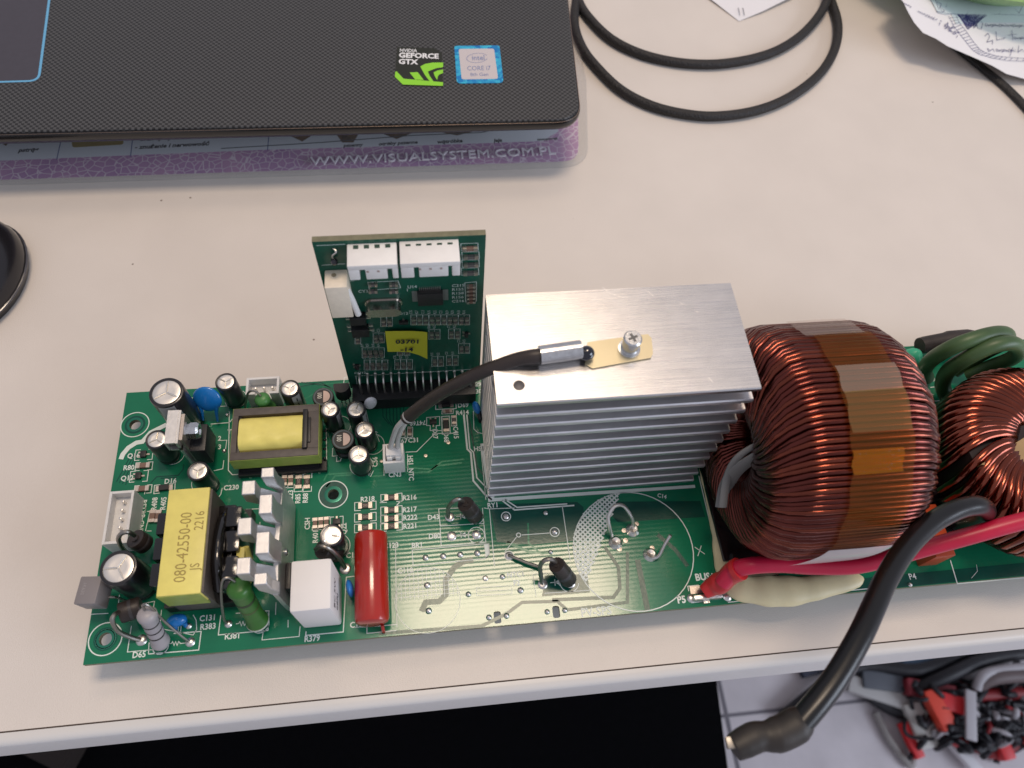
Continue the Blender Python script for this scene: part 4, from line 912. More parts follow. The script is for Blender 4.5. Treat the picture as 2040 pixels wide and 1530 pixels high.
# white side-entry connectors at the top
for (uL, uR, vT, vB, vB2, nsl, npn, lab) in ((691,792,486,531,557,4,2,'left of the two white sockets on the card'),(797,917,480,526,552,5,3,'right, wider one of the two white sockets on the card')):
    z1_ = (PY(uL,vT,CYF).z+PY(uR,vT-4,CYF).z)/2; yf = P(uL,vB,z1_).y; x0_ = PY(uL,vB,yf).x; x1_ = PY(uR,vB,yf).x; z0_ = PY((uL+uR)/2,vB2,yf).z
    s = MB(); s.box((x0_,yf,z1_-0.16),(x1_,CYF,z1_),0.02); s.box((x0_+0.01,CYF-0.3,z0_-0.05),(x1_-0.01,CYF,z1_-0.15)); so = obj('white_socket', s, white_m, card, lab)
    w_ = x1_-x0_
    for (fa, fb) in ((0.0,0.22),(0.34,0.78) if nsl == 4 else (0.30,0.80),(0.88 if nsl == 4 else 0.86,1.0)):
        q = MB(); q.box((x0_+w_*fa+0.003,yf+0.004,z0_),(x0_+w_*fb-0.003,CYF-0.25,z1_-0.14),0.02); part('front_wall', q, white_m, so)
    for k in range(nsl):
        x = x0_+w_*((k+0.82)/(nsl+0.65)); q = MB(); q.box((x-0.06,CYF-0.16,z1_-0.05),(x+0.06,CYF-(0.05 if nsl == 4 else 0.10),z1_+0.003)); part('slot', q, mat('slot_green', (0.01,0.045,0.03), 0.5), so)
    for k in range(npn):
        x = (x0_+x1_)/2+(k-(npn-1)/2)*0.25; q = MB(); q.box((x-0.025,yf-0.008,z1_-0.26),(x+0.025,yf+0.01,z1_-0.20)); part('pin', q, mat('pin_pinkish', (0.4,0.3,0.26), 0.4), so)
# ivory socket at the left edge of the card
z1_ = PY(650,538,CYF).z; yf = P(650,574,z1_).y; xa_ = PY(646,574,yf).x; xb_ = PY(692,574,yf).x; zb_ = PY(668,634,yf).z
s = MB(); s.box((xa_,yf,zb_),(xb_,CYF,z1_),0.03); lp = obj('white_socket', s, mat('ivory_nylon', (0.78,0.68,0.54), 0.45, noise=0.05), card, 'small ivory socket at the left edge of the card')
s = MB(); p = P(665,548,z1_); s.cyl((p.x,p.y),0.06,z1_,z1_+0.004,14); part('round_mark', s, mat('mark_olive', (0.3,0.24,0.15), 0.6), lp)
s = MB(); s.tube(smooth_path([(xb_-0.05,yf+0.15,z1_-0.25),(xb_+0.04,yf+0.1,z1_-0.7),(xb_+0.12,yf+0.05,zb_+0.05)],4),0.08,10); part('latch', s, white_m, lp)
s = MB(); p = PY(666,520,CYF-0.1); s.ball((p.x,CYF-0.12,p.z),0.09); part('black_bead', s, bead_m, card)
s = MB(); s.tube(smooth_path([PY(664,495,CYF-.02),PY(670,502,CYF-.1),PY(662,510,CYF-.1),PY(666,520,CYF-.1)],5),0.02,6); part('thin_wire', s, lead_m, card)
# yellow sticker
s = MB(); s.T = CT
pts = [c2(767,654),c2(792,652),c2(820,652),c2(840,655),c2(851,658)]; bts = [c2(772,693),c2(795,693),c2(815,696),c2(835,703),c2(851,709)]
vs = [(x,y,0.10+0.03*sin(i*1.1)) for i,(x,y) in enumerate(pts)]+[(x,y,0.11+0.03*sin(i*1.3+1)) for i,(x,y) in enumerate(bts)]
s.add(vs, [(i+5,i+6,i+1,i) for i in range(4)]); s.add([(x,y,z-0.006) for x,y,z in vs], [(i,i+1,i+6,i+5) for i in range(4)])
stk = obj('yellow_sticker', s, label_m, card, None, 60)
s = MB(); s.T = CT; x, y = c2(791,675); s.text('03701', x-0.05, y, 0.21, radians(-5), 0.16, 0.95, bold=0.04); x, y = c2(797,690); s.text('-14', x, y-0.02, 0.21, radians(-5), 0.16, 0.95, bold=0.04); obj('sticker_print', s, ink_m, stk)
# pin header at the foot of the card
s = MB(); xA, xB = P(713,790).x, P(944,775).x; s.box((xA-0.1,CYF-0.62,0.02),(xB+0.02,CYF-0.02,0.62),0.02); hd = obj('pin_header', s, blackp_m, card)
for k in range(15):
    x = PY(716+k*15.75,745-k*0.45,CYF).x; z0_ = PY(716+k*15.75,745-k*0.45,CYF).z; s = MB()
    s.tube(smooth_path([(x,CYF+0.02,z0_),(x,CYF-0.10,z0_),(x,CYF-0.26,z0_-0.06),(x,CYF-0.34,z0_-0.3),(x,CYF-0.36,0.55)],3),0.034,6); part('header_pin', s, lead_m, hd)
    s = MB(); s.ball((x,CYF-0.01,z0_),0.06,0.03,0.06,8,5); part('solder_dot', s, solder_m, hd)

# ================================================================== TOROIDS
def wire_turn(path2, r, twist, nseg=None):     # closed loop in the (axial, radial) plane, fanned by twist
    pts = []
    for a, rad, w in path2: ang = twist*w; pts.append((a, rad*cos(ang), rad*sin(ang)))
    mb = MB(); mb.tube(pts, r, 7, True); return mb
def rrect(x0, x1, r0, r1, cr, twist_in):
    out = []
    def arc(cx, cy, a0, a1, rr, n=4):
        for k in range(n+1):
            a = a0+(a1-a0)*k/n; out.append((cx+rr*cos(a), cy+rr*sin(a)))
    arc(x1-cr, r1-cr, 0, pi/2, cr); arc(x0+cr, r1-cr, pi/2, pi, cr)
    for k in range(1, 4): out.append((x0, r1-cr+(r0+cr-r1+cr)*k/4))
    ci = cr*0.85; arc(x0+ci, r0+ci, pi, 1.5*pi, ci, 3); arc(x1-ci, r0+ci, 1.5*pi, 2*pi, ci, 3)
    for k in range(1, 4): out.append((x1, r0+ci+(r1-cr-r0-ci)*k/4))
    return [(a, r_, max(0, min(1, (r1-r_)/(r1-r0)))) for a, r_ in out]
TX0, TX1, TY, TZ, TR = 7.85, 12.05, 7.61, 3.2, 3.06
s = MB(); s.lathe([(1.2,TX0+0.9),(1.6,TX0+0.35),(TR-0.8,TX0+0.3),(TR-0.14,TX0+1.0),(TR-0.14,TX1-1.0),(TR-0.8,TX1-0.3),(1.6,TX1-0.35),(1.2,TX1-0.9)], 60, (0,TY,TZ), 'X'); tor = part('toroid_inductor', s, core_m, board); label_it(tor, 'largest copper-wound toroid standing on edge, wrapped with amber tape')
def turn_mesh(x0, x1, r0, r1, cr, wr, tw, m_, nm): return mesh_of(nm, wire_turn(rrect(x0, x1, r0, r1, cr, 0), wr, tw), m_, 80)
NT = 132
wA = turn_mesh(TX0+0.07, TX1-0.07, 0.98, TR, 0.95, 0.079, 0.5, copper_m, 'winding_turn'); wB = turn_mesh(TX0+0.02, TX1-0.02, 0.70, TR+0.01, 0.97, 0.079, 0.55, copper_m, 'winding_turn'); wC = turn_mesh(TX0+0.05, TX1-0.0, 0.84, TR+0.025, 0.98, 0.079, 0.45, copper2_m, 'winding_turn')
random.seed(3)
for k in range(NT):
    a = 2*pi*k/NT+random.uniform(-0.004, 0.004)
    part('winding_turn', (wA, wB, wC, wB)[k % 4] if k % 9 else wC, None, tor, Matrix.Translation((random.uniform(-0.015,0.015), TY, TZ)) @ Matrix.Rotation(a, 4, 'X'))
def arc_strip(x0, x1, a0, a1, R_, n=40, wob=0.0, th=0.0, skew=0.0):
    mb = MB(); vs = []; fs = []
    for i in range(n+1):
        t = i/n; a = radians(a0+(a1-a0)*t); rr_ = R_+wob*sin(i*1.7)
        vs += [(x0+skew*t+0.03*sin(i*0.5), TY+rr_*cos(a), TZ+rr_*sin(a)), ((x0+x1)/2+skew*t, TY+(rr_+0.01)*cos(a), TZ+(rr_+0.01)*sin(a)), (x1+skew*t+0.03*sin(i*0.4), TY+rr_*cos(a), TZ+rr_*sin(a))]
    for i in range(n):
        for j in (0, 1): fs.append((i*3+j, i*3+j+1, i*3+3+j+1, i*3+3+j))
    mb.add(vs, fs); return mb
RT = TR+0.16
part('amber_tape', arc_strip(9.38, 10.9, 60, 172, RT, 70, 0.005), kapton_m, tor, None, 60)
part('clear_tape_end', arc_strip(9.15, 10.75, 42, 62, RT+0.02, 16, 0.012), clear_film('clear_film_thin', (0.60,0.52,0.48), 0.24, 0.2, 0.6, 2), tor, None, 60)
part('dusty_tape', arc_strip(9.42, 10.92, 82, 95, RT+0.02, 12, 0.006), clear_film('dusty_film', (0.62,0.52,0.42), 0.22, 0.35, 0.5, 3), tor, None, 60)
part('dusty_tape', arc_strip(9.40, 10.90, 94.6, 112, RT+0.03, 14, 0.006), kapton2_m, tor, None, 60)
part('amber_patch', arc_strip(9.36, 10.6, 119, 129, RT+0.04, 16, 0.012), clear_film('orange_glue_tape', (0.50,0.19,0.015), 0.30, 0.12, 1.0, 5, (1.0,0.6,0.2)), tor, None, 60)
part('clear_tape_end', arc_strip(9.3, 11.0, 170, 192, RT+0.06, 12, 0.0, 0, -0.5), clear_film('clear_film_white', (0.75,0.70,0.68), 0.6, 0.25, 0.2, 2), tor, None, 60)
s = MB(); s.box((TX0+0.1,TY-2.4,0.0),(TX1-0.1,TY+2.4,0.28),0.05); s.box((TX0+0.3,TY-2.9,0.0),(TX0+1.7,TY-2.2,0.5),0.1); part('black_base', s, varn_m, tor)
# grey plastic strap through the hole
for off_, w in ((0.0, 0.22), (0.75, 0.11)):
    xx = TX0-0.12-off_*0.2; pts = [PX(u, v, xx) for u, v in ((1548,905-off_*30),(1505,912-off_*32),(1470,935-off_*32),(1448,968-off_*20),(1440,1010))]
    pts = [PX(1515,868,TX0+1.5), PX(1535,888-off_*20,TX0+0.75), PX(1518,903-off_*30,TX0+0.25)]+pts[2:]; s = MB(); s.tube(smooth_path(pts, 6), 0.04, 10, flat=w/0.04); part('grey_strap', s, strap_m, tor, None, 60)
# cream silicone
def blob(pts, rad, name, label):
    s = MB(); pp = smooth_path(pts, 8); rr_ = lerp_list(rad, len(pp)); rr_ = [r_*(1+0.05*sin(i*0.37+1)+0.03*sin(i*0.93)) for i, r_ in enumerate(rr_)]
    rr_[0] *= 0.3; rr_[1] *= 0.75; rr_[-1] *= 0.3; rr_[-2] *= 0.75; s.tube(pp, rr_, 16, flat=0.5); o = part(name, s, glue_m, board, None, 80); label_it(o, label); return o
blob([P(1402,915,.1),P(1412,955,.1),P(1424,1005,.08),P(1436,1060,.08),P(1440,1110,.08),P(1452,1155,.08)],[0.16,0.26,0.24,0.30,0.28,0.3],'silicone_bead','cream silicone bead along the left side of the big toroid')
blob([P(1455,1150,.06),P(1475,1170,.06),P(1530,1177,.06),P(1590,1176,.06),P(1650,1166,.06),P(1720,1152,.06)],[0.32,0.42,0.44,0.42,0.32,0.18],'silicone_bead','cream silicone smear along the front of the big toroid')
# flat toroid at the right edge of the picture, two windings with a divider
c = Vector((17.2, 7.0, 0)); FR0, FR1, FZ0, FZ1 = 0.80, 2.72, 0.55, 2.95
s = MB(); s.lathe([(FR0+0.2,FZ0+0.25),(FR1-0.3,FZ0+0.25),(FR1-0.25,FZ0+0.4),(FR1-0.25,FZ1-0.4),(FR1-0.3,FZ1-0.25),(FR0+0.2,FZ1-0.25)], 40, (c.x,c.y,0)); t3 = part('toroid_inductor', s, core_m, board); label_it(t3, 'smaller copper toroid lying flat at the right edge of the picture')
fm = turn_mesh(FZ0+0.1, FZ1-0.1, FR0, FR1, 0.7, 0.125, -0.5, copper2_m, 'winding_turn')
RotZ = Matrix(((0,1,0,0),(0,0,1,0),(1,0,0,0),(0,0,0,1)))   # axial -> z
for k in range(62):
    a = 360*k/62
    if 180 < a < 190 or a > 346 or a < 12: continue
    part('winding_turn', fm, None, t3, Matrix.Translation((c.x,c.y,random.uniform(-.02,.02))) @ Matrix.Rotation(radians(a)+random.uniform(-.01,.01), 4, 'Z') @ RotZ)
s = MB(); q = [P(1950,928,2.8),P(1990,903,2.8),P(2040,872,2.8),P(2110,840,2.8),P(2110,945,2.8),P(2040,932,2.8),P(1990,934,2.8)]; s.prism([(a.x,a.y) for a in q], 0.4, 2.9); part('divider', s, mat('ochre_board', (0.34,0.22,0.10), 0.5, noise=0.15, nscale=2), t3)
s = MB(); s.box((c.x-2.5,c.y-1.6,0),(c.x+2,c.y+1.6,0.6),0.1); s.box((c.x-2.9,c.y-0.7,0.1),(c.x-2.3,c.y+0.1,1.0),0.15); part('black_base', s, varn_m, t3)
# relay-like black and red bits between the toroids
s = MB(); p = P(1865,1080,0.5); s.box((p.x-0.5,p.y-0.55,0),(p.x+0.1,p.y+1.0,1.0),0.04); o = part('red_capacitor', s, mat('orange_red', (0.42,0.06,0.02), 0.3), board); 
s = MB(); p = P(1905,1000,0.5); s.box((p.x-0.5,p.y-0.3,0),(p.x+0.5,p.y+1.6,0.9),0.08); part('black_block', s, blackp_m, board)
# green round part and black tube behind the big toroid
s = MB(); p = P(1815,712,0.7); s.ball((p.x,p.y,0.6),0.36,0.3,0.5); part('green_disc_varistor', s, mat('mint_disc', (0.05,0.42,0.24), 0.4), board)
a, b_, c_ = P(1832,689,.8), P(1882,680,.8), P(1942,671,.8); s = MB(); s.tube([a, a.lerp(b_,0.2), b_, b_.lerp(c_,0.15), c_.lerp(b_,0.25), c_],[0.27,0.29,0.30,0.34,0.30,0.22],18); o = part('shrink_tube', s, shrink_m, board); label_it(o, 'black heat-shrink tube at the back edge behind the big toroid')
s = MB(); s.tube([P(1818,704,.6),P(1845,693,.75)],0.06,8); part('lead', s, dlead_m, board)
# green cable loops
for pts, lab in (([(1846,752,0.2),(1842,736,1.0),(1858,715,2.0),(1900,690,2.9),(1950,672,3.2),(1988,664,3.1),(2006,668,2.8),(2000,682,2.2),(1970,698,1.5),(1930,720,.8),(1900,740,.3)],'upper green cable loop behind the copper toroids'),([(1886,790,0.2),(1878,766,1.0),(1890,738,1.9),(1925,714,2.7),(1975,690,3.2),(2015,684,3.2),(2030,698,2.7),(2015,714,2.0),(1975,730,1.2),(1930,750,.5)],'lower green cable loop behind the copper toroids')):
    pp = smooth_path([P(*q) for q in pts], 8); s = MB(); s.tube(pp, 0.235, 18); o = part('green_cable', s, gcable_m, board, None, 60); label_it(o, lab)
# spade terminals
p = P(1408,1190,0.1); s = MB(); s.box((p.x-0.42,p.y-0.08,0.0),(p.x+0.42,p.y+0.06,0.28),0.04); s.box((p.x-0.12,p.y-0.16,0.0),(p.x+0.05,p.y-0.07,0.12)); part('spade_terminal', s, solder_m, board); pad(1449,1189,.12,.05); pad(1377,1192,.12,.05)
s = MB(); p = P(1385,1176,0.0); s.box((p.x-0.15,p.y-0.1,0.0),(p.x+0.25,p.y+0.12,0.02)); part('bare_pad', s, pad_m, board)

# ================================================================== POWER LEADS
def tube_text(path, r, txt, i0, h, phase, m_, name, parent):
    mb2 = MB(); mb2.text(txt, 0, 0, h, 0, 0, 1.0, bold=0.03); out = MB(); cum = [0]
    for i in range(1, len(path)): cum.append(cum[-1]+(path[i]-path[i-1]).length)
    s0 = cum[i0]
    for v in mb2.v:
        sx = s0+v.x; i = 1
        while i < len(cum)-1 and cum[i] < sx: i += 1
        t = (sx-cum[i-1])/(cum[i]-cum[i-1]); c0 = path[i-1].lerp(path[i], t); d = (path[i]-path[i-1]).normalized()
        sd = d.cross(Vector((0,0,1))).normalized(); up = sd.cross(d); a = phase+(v.y-h/2)/r
        out.v.append(c0+(sd*cos(a)+up*sin(a))*(r+0.006))
    out.f = mb2.f; out.sm = mb2.sm; return obj(name, out, m_, parent)
red = thing('red_lead', tuple(P(1440,1160,0.2)), 'thick red power lead with a red sleeve on the BUS+ terminal at the front edge', 'power lead')
pth = smooth_path([P(1440,1160,0.9),P(1462,1138,1.35),P(1490,1128,1.7),P(1550,1124,1.8),P(1620,1128,1.8),P(1700,1127,1.9),P(1770,1112,2.1),P(1850,1090,2.4),P(1930,1068,2.8),P(2000,1048,3.1),P(2080,1026,3.3),P(2180,990,3.3)],8)
s = MB(); s.tube(pth, 0.228, 20); obj('cable', s, redw_m, red, None, 60)
s = MB(); pp = smooth_path([P(1402,1180,0.3),P(1420,1168,0.45),P(1440,1158,0.75),P(1458,1142,1.15),P(1472,1134,1.45)],6); s.tube(pp, lerp_list([0.19,0.25,0.31,0.27,0.30,0.29], len(pp)), 18); obj('crimp_sleeve', s, redp_m, red, None, 60)
s = MB(); pp = [P(1466,1137,1.38), P(1474,1133,1.5)]; s.tube(pp, 0.315, 18); obj('sleeve_lip', s, redp_m, red)
tube_text(pth, 0.228, 'AWM  600V', 24, 0.17, radians(-22), mat('wire_print', (0.16,0.01,0.03), 0.5), 'cable_print', red)
tube_text(pth, 0.228, 'IIIIII', 15, 0.12, radians(-22), mat('wire_print', (0.16,0.01,0.03), 0.5), 'cable_print', red) if False else None
blk = thing('black_lead', tuple(P(1950,1040,0.2)), 'thick black power lead hanging over the desk edge with sleeved black terminal', 'power lead')
pth = smooth_path([P(1900,1045,0.3),P(1935,1035,1.6),P(1962,1022,2.9),P(1952,1008,3.7),P(1915,1012,4.0),P(1868,1034,4.2),P(1828,1066,4.4),P(1795,1105,4.6),P(1765,1155,4.8),P(1740,1210,5.0),P(1712,1270,5.2),P(1672,1340,5.3),P(1632,1395,5.3),P(1585,1450,5.2)],8)
s = MB(); s.tube(pth, 0.255, 22); obj('cable', s, blkw_m, blk, None, 60)
pp = smooth_path([P(1600,1432,5.2),P(1582,1447,5.2),P(1558,1460,5.2),P(1535,1466,5.2),P(1508,1468,5.2),P(1485,1478,5.2),P(1462,1490,5.2)],6)
s = MB(); s.tube(pp, lerp_list([0.28,0.35,0.34,0.34,0.28,0.30,0.29,0.25], len(pp)), 18, flat=0.85); obj('terminal_sleeve', s, mat('dusty_black_sleeve', (0.022,0.018,0.015), 0.5, noise=0.3, nscale=2, bump=0.2, bscale=5), blk, None, 60)
s = MB(); p = P(1462,1480,5.25); s.box((p.x-0.16,p.y-0.10,5.2),(p.x+0.1,p.y+0.12,5.32),0.02); obj('bare_terminal', s, dlead_m, blk)

# ================================================================== LAPTOP ON A CLEAR DESK MAT
ZL = 1.5
lap = thing('laptop', (-4, 25, ZT+0.1), 'black laptop palm rest with checkered pattern, two stickers and a blue-edged touchpad', 'laptop')
def rounded(poly, rad, n=7):
    out = []; N_ = len(poly)
    for i in range(N_):
        a, b_, c_ = Vector(poly[i-1]), Vector(poly[i]), Vector(poly[(i+1)%N_]); r_ = rad[i]
        if r_ <= 0: out.append((b_.x,b_.y)); continue
        p0 = b_+(a-b_).normalized()*r_; p1 = b_+(c_-b_).normalized()*r_
        for k in range(n+1):
            t = k/n; q = p0*(1-t)**2+b_*2*t*(1-t)+p1*t*t; out.append((q.x,q.y))
    return out
def off(poly, d):
    N_ = len(poly); ar = sum(poly[i][0]*poly[(i+1)%N_][1]-poly[(i+1)%N_][0]*poly[i][1] for i in range(N_)); sgn = 1 if ar > 0 else -1; out = []
    for i in range(N_):
        a, b_, c_ = Vector(poly[i-1]), Vector(poly[i]), Vector(poly[(i+1)%N_]); d1, d2 = (b_-a).normalized(), (c_-b_).normalized()
        nrm = (Vector((d1.y,-d1.x))+Vector((d2.y,-d2.x))).normalized()*sgn; out.append((b_.x+nrm.x*d, b_.y+nrm.y*d))
    return out
fr, bk_, rt = P(0,262,ZL), P(1090,247,ZL), P(1131,0,ZL)
outl = rounded([(-22,22.05),(6.05,21.93),(6.75,32.0),(-22,32.0)],[0,0.95,0,0])
s = MB(); o1, o2 = off(outl, -0.06), outl
n_ = len(outl)
def loft(mb, rings):
    n_ = len(rings[0][0]); vs = []; fs = []
    for poly, z in rings: vs += [(p[0],p[1],z) for p in poly]
    for k in range(len(rings)-1):
        for i in range(n_): fs.append((k*n_+i, k*n_+(i+1)%n_, (k+1)*n_+(i+1)%n_, (k+1)*n_+i))
    fs.append(tuple(range(n_))[::-1]); fs.append(tuple(range((len(rings)-1)*n_, len(rings)*n_))); return mb.add(vs, fs)
deck_m = mat('checkered_palm_rest', (0.03,0.03,0.03), 0.42, bump=0.05)
N, L, b = nodes(deck_m); tc = N.new('ShaderNodeTexCoord'); mp = N.new('ShaderNodeMapping'); mp.inputs['Rotation'].default_value = (0,0,radians(2)); mp.inputs['Scale'].default_value = (9.8,9.8,0.0001); ck_ = N.new('ShaderNodeTexChecker'); ck_.inputs['Scale'].default_value = 1; ck_.inputs['Color1'].default_value = (0.066,0.066,0.067,1); ck_.inputs['Color2'].default_value = (0.011,0.011,0.011,1)
L.new(tc.outputs['Object'], mp.inputs[0]); L.new(mp.outputs[0], ck_.inputs['Vector']); L.new(ck_.outputs['Color'], b.inputs['Base Color'])
bz = mat('laptop_trim', (0.012,0.011,0.011), 0.25, coat=0.3)
s = MB(); loft(s, [(off(outl,-0.06),ZL-0.10),(outl,ZL-0.05),(off(outl,0.015),ZL-0.09) if False else (outl,ZL-0.03),(off(outl,-0.03),ZL)]); obj('palm_rest', s, deck_m, lap, None, 30)
s = MB(); loft(s, [(off(outl,-0.3),ZL-0.75),(off(outl,0.02),ZL-0.45),(off(outl,0.10),ZL-0.28),(off(outl,0.09),ZL-0.14),(off(outl,0.04),ZL-0.055),(off(outl,-0.02),ZL-0.051)]); obj('base_frame', s, bz, lap, None, 50)
s = MB(); pq = off(outl, 0.055); s.strip([(p[0],p[1]) for p in pq[:10]], 0.035, ZL-0.075); obj('bronze_edge_line', s, mat('bronze_line', (0.30,0.22,0.17), 0.3, 0.8), lap)
s = MB(); loft(s, [([(-22,26.6),(2.2,26.6),(2.6,32),(-22,32)],ZT+0.45),([(-22,25.4),(3.6,25.4),(4.0,32),(-22,32)],ZL-1.0),([(-22,23.2),(5.2,23.2),(5.7,32),(-22,32)],ZL-0.74)]); obj('bottom_case', s, blackp_m, lap)
for x in (-18, 1): s = MB(); s.box((x-0.9,26.8,ZT+0.205),(x+0.9,27.5,ZT+0.46),0.05); obj('rubber_foot', s, blackp_m, lap)
tp = [P(-60,167,ZL), P(62,163,ZL), P(100,0,ZL)]; t_poly = rounded([(-20,24.5),(tp[1].x+0.3,24.58),(tp[2].x,29.4),(tp[2].x-0.15,31.9),(-20,31.9)],[0,0.45,0,0,0])
s = MB(); s.prism(t_poly, ZL-0.02, ZL+0.006); obj('touchpad_border', s, mat('blue_border', (0.13,0.38,0.60), 0.35), lap)
s = MB(); s.prism(off(t_poly,-0.09), ZL-0.01, ZL+0.010); obj('touchpad', s, mat('touchpad_grey', (0.05,0.045,0.058), 0.42, noise=0.05, nscale=5), lap)
# green and black graphics sticker
def local(u0, v0, u1, v1, u2, v2, z):      # frame from three corners (top-left, top-right, bottom-left), unit square
    A, B, C_ = P(u0,v0,z), P(u1,v1,z), P(u2,v2,z); return A, B-A, C_-A
def LP(F, x, y): A, X_, Y_ = F; return (A.x+X_.x*x+Y_.x*y, A.y+X_.y*x+Y_.y*y)
def poly_mb(F, pts, z): mb = MB(); mb.add([(*LP(F,x,y), z) for x,y in pts], [tuple(range(len(pts)))], False); return face_up(mb)
def text_mb(mb, F, txt, x, y, h, z, sq=1.0, bold=0.0):
    t = MB(); t.text(txt, 0, 0, h, 0, 0, sq, bold=bold); n0 = len(mb.v)
    for v in t.v: mb.v.append(Vector((*LP(F, x+v.x, y-v.y), z)))
    mb.f += [tuple(i+n0 for i in f) for f in t.f]; mb.sm += t.sm; return mb
F = local(790,92,883,95,786,170,ZL+0.002); s = MB()
base_pts = [(0.02,0.03),(0.80,0.03),(0.97,0.15),(1.0,1.0),(0.18,1.0),(0.0,0.80)]
s.prism([LP(F,x,y) for x,y in base_pts], ZL+0.001, ZL+0.02); g1 = obj('graphics_sticker', s, mat('sticker_black', (0.015,0.016,0.008), 0.3), lap, 'black and green sticker with white GTX lettering')
green_m = mat('sticker_green', (0.25,0.62,0.03), 0.35); ww = mat('sticker_white', (0.75,0.75,0.75), 0.4)
s = MB()
for pts in ([(0.0,0.68),(0.03,0.66),(0.18,0.84),(1.0,0.90),(1.0,0.99),(0.17,0.985),(0.0,0.80)],
            [(0.52,0.52),(0.62,0.45),(0.78,0.41),(1.0,0.40),(1.0,0.52),(0.86,0.55),(0.72,0.62),(0.68,0.645),(0.72,0.75),(0.80,0.885),(0.72,0.88),(0.62,0.73)],
            [(0.80,0.66),(0.88,0.61),(1.0,0.58),(1.0,0.67),(0.92,0.71),(0.89,0.76),(0.88,0.85),(0.83,0.76)],
            [(0.30,0.68),(0.47,0.665),(0.60,0.86),(0.42,0.85)]):
    q = poly_mb(F, pts, ZL+0.024); n0 = len(s.v); s.v += q.v; s.f += [tuple(i+n0 for i in f) for f in q.f]; s.sm += q.sm
obj('green_emblem', s, green_m, g1)
s = MB(); text_mb(s, F, 'NVIDIA', 0.07, 0.155, 0.085, ZL+0.024, 0.95, 0.02); text_mb(s, F, 'GEFORCE', 0.06, 0.30, 0.125, ZL+0.024, 1.12, 0.05); text_mb(s, F, 'GTX', 0.06, 0.465, 0.125, ZL+0.024, 1.12, 0.05); obj('lettering', s, ww, g1)
F = local(905,92,995,91,910,167,ZL+0.002); s = MB(); s.prism(rounded([LP(F,x,y) for x,y in ((0,0),(1,0),(1.0,1),(0,1))],[0.12,0.12,0.2,0.2],4), ZL+0.001, ZL+0.02)
holo = mat('holographic_blue', (0.02,0.30,0.62), 0.25, 0.3); N, L, b = nodes(holo); tc = N.new('ShaderNodeTexCoord'); vo = N.new('ShaderNodeTexVoronoi'); vo.distance = 'CHEBYCHEV'; vo.inputs['Scale'].default_value = 6; L.new(tc.outputs['Object'], vo.inputs['Vector']); rp = N.new('ShaderNodeValToRGB'); rp.color_ramp.elements[0].color = (0.01,0.17,0.50,1); rp.color_ramp.elements[1].color = (0.06,0.55,0.75,1); sx_ = N.new('ShaderNodeSeparateColor'); L.new(vo.outputs['Color'], sx_.inputs[0]); L.new(sx_.outputs[0], rp.inputs[0]); L.new(rp.outputs[0], b.inputs['Base Color'])
g2 = obj('processor_sticker', s, holo, lap, 'blue-framed sticker with a pale square centre')
s = MB(); s.prism(rounded([LP(F,x,y) for x,y in ((0.09,0.09),(0.87,0.09),(0.89,0.90),(0.11,0.90))],[0.1]*4,4), ZL+0.021, ZL+0.025); obj('pale_panel', s, mat('sticker_pale', (0.55,0.50,0.50), 0.4, 0.1), g2)
s = MB(); z_ = ZL+0.028; text_mb(s, F, 'intel', 0.36, 0.40, 0.14, z_, 0.85, 0.01); text_mb(s, F, 'CORE i7', 0.24, 0.67, 0.12, z_, 0.85, 0.0); text_mb(s, F, '8th Gen', 0.30, 0.82, 0.09, z_, 0.95)
ell = [LP(F, 0.48+0.23*cos(radians(a)), 0.34+0.125*sin(radians(a))-0.02*cos(radians(a))) for a in range(15, 340, 12)]; q_ = MB(); q_.strip(ell, 0.02, z_); obj('oval_swoosh', face_up(q_), mat('sticker_blue_text', (0.16,0.20,0.36), 0.5), g2); obj('lettering', s, mat('sticker_blue_text', (0.16,0.20,0.36), 0.5), g2)

# desk mat: printed sheet inside a clear slab
matt = thing('desk_mat', (-5, 26, ZT), 'clear rimmed desk mat with purple mosaic print under the laptop', 'desk mat')
mo = rounded([(-22,22.14),(6.75,22.08),(7.45,27.2),(7.5,34),(-22,34)],[0,1.1,0,0,0])
s = MB(); loft(s, [(mo,ZT+0.002),(off(mo,0.03),ZT+0.06),(off(mo,-0.02),ZT+0.17),(off(mo,-0.10),ZT+0.20)]); obj('clear_slab', s, clear_film('clear_vinyl', (0.70,0.68,0.66), 0.14, 0.10, 0.2, 2, (0.97,0.97,0.97)), matt, None, 60)
s = MB(); s.prism(off(mo,-0.36), ZT+0.001+0.004, ZT+0.012); mos = mat('purple_mosaic', (0.3,0.15,0.4), 0.5)
N, L, b = nodes(mos); tc = N.new('ShaderNodeTexCoord'); vo = N.new('ShaderNodeTexVoronoi'); vo.feature = 'DISTANCE_TO_EDGE'; vo.inputs['Scale'].default_value = 3.2; L.new(tc.outputs['Object'], vo.inputs['Vector']); st_ = N.new('ShaderNodeMath'); st_.operation = 'LESS_THAN'; st_.inputs[1].default_value = 0.045; L.new(vo.outputs['Distance'], st_.inputs[0])
ns = N.new('ShaderNodeTexNoise'); ns.inputs['Scale'].default_value = 0.5; L.new(tc.outputs['Object'], ns.inputs['Vector']); m1 = N.new('ShaderNodeMix'); m1.data_type = 'RGBA'; m1.inputs['A'].default_value = (0.24,0.12,0.33,1); m1.inputs['B'].default_value = (0.55,0.30,0.46,1); L.new(ns.outputs['Fac'], m1.inputs['Factor']); m2 = N.new('ShaderNodeMix'); m2.data_type = 'RGBA'; m2.inputs['B'].default_value = (0.62,0.52,0.62,1); L.new(m1.outputs['Result'], m2.inputs['A']); L.new(st_.outputs[0], m2.inputs['Factor']); L.new(m2.outputs['Result'], b.inputs['Base Color'])
obj('mosaic_print', s, mos, matt)
ZP = ZT+0.016
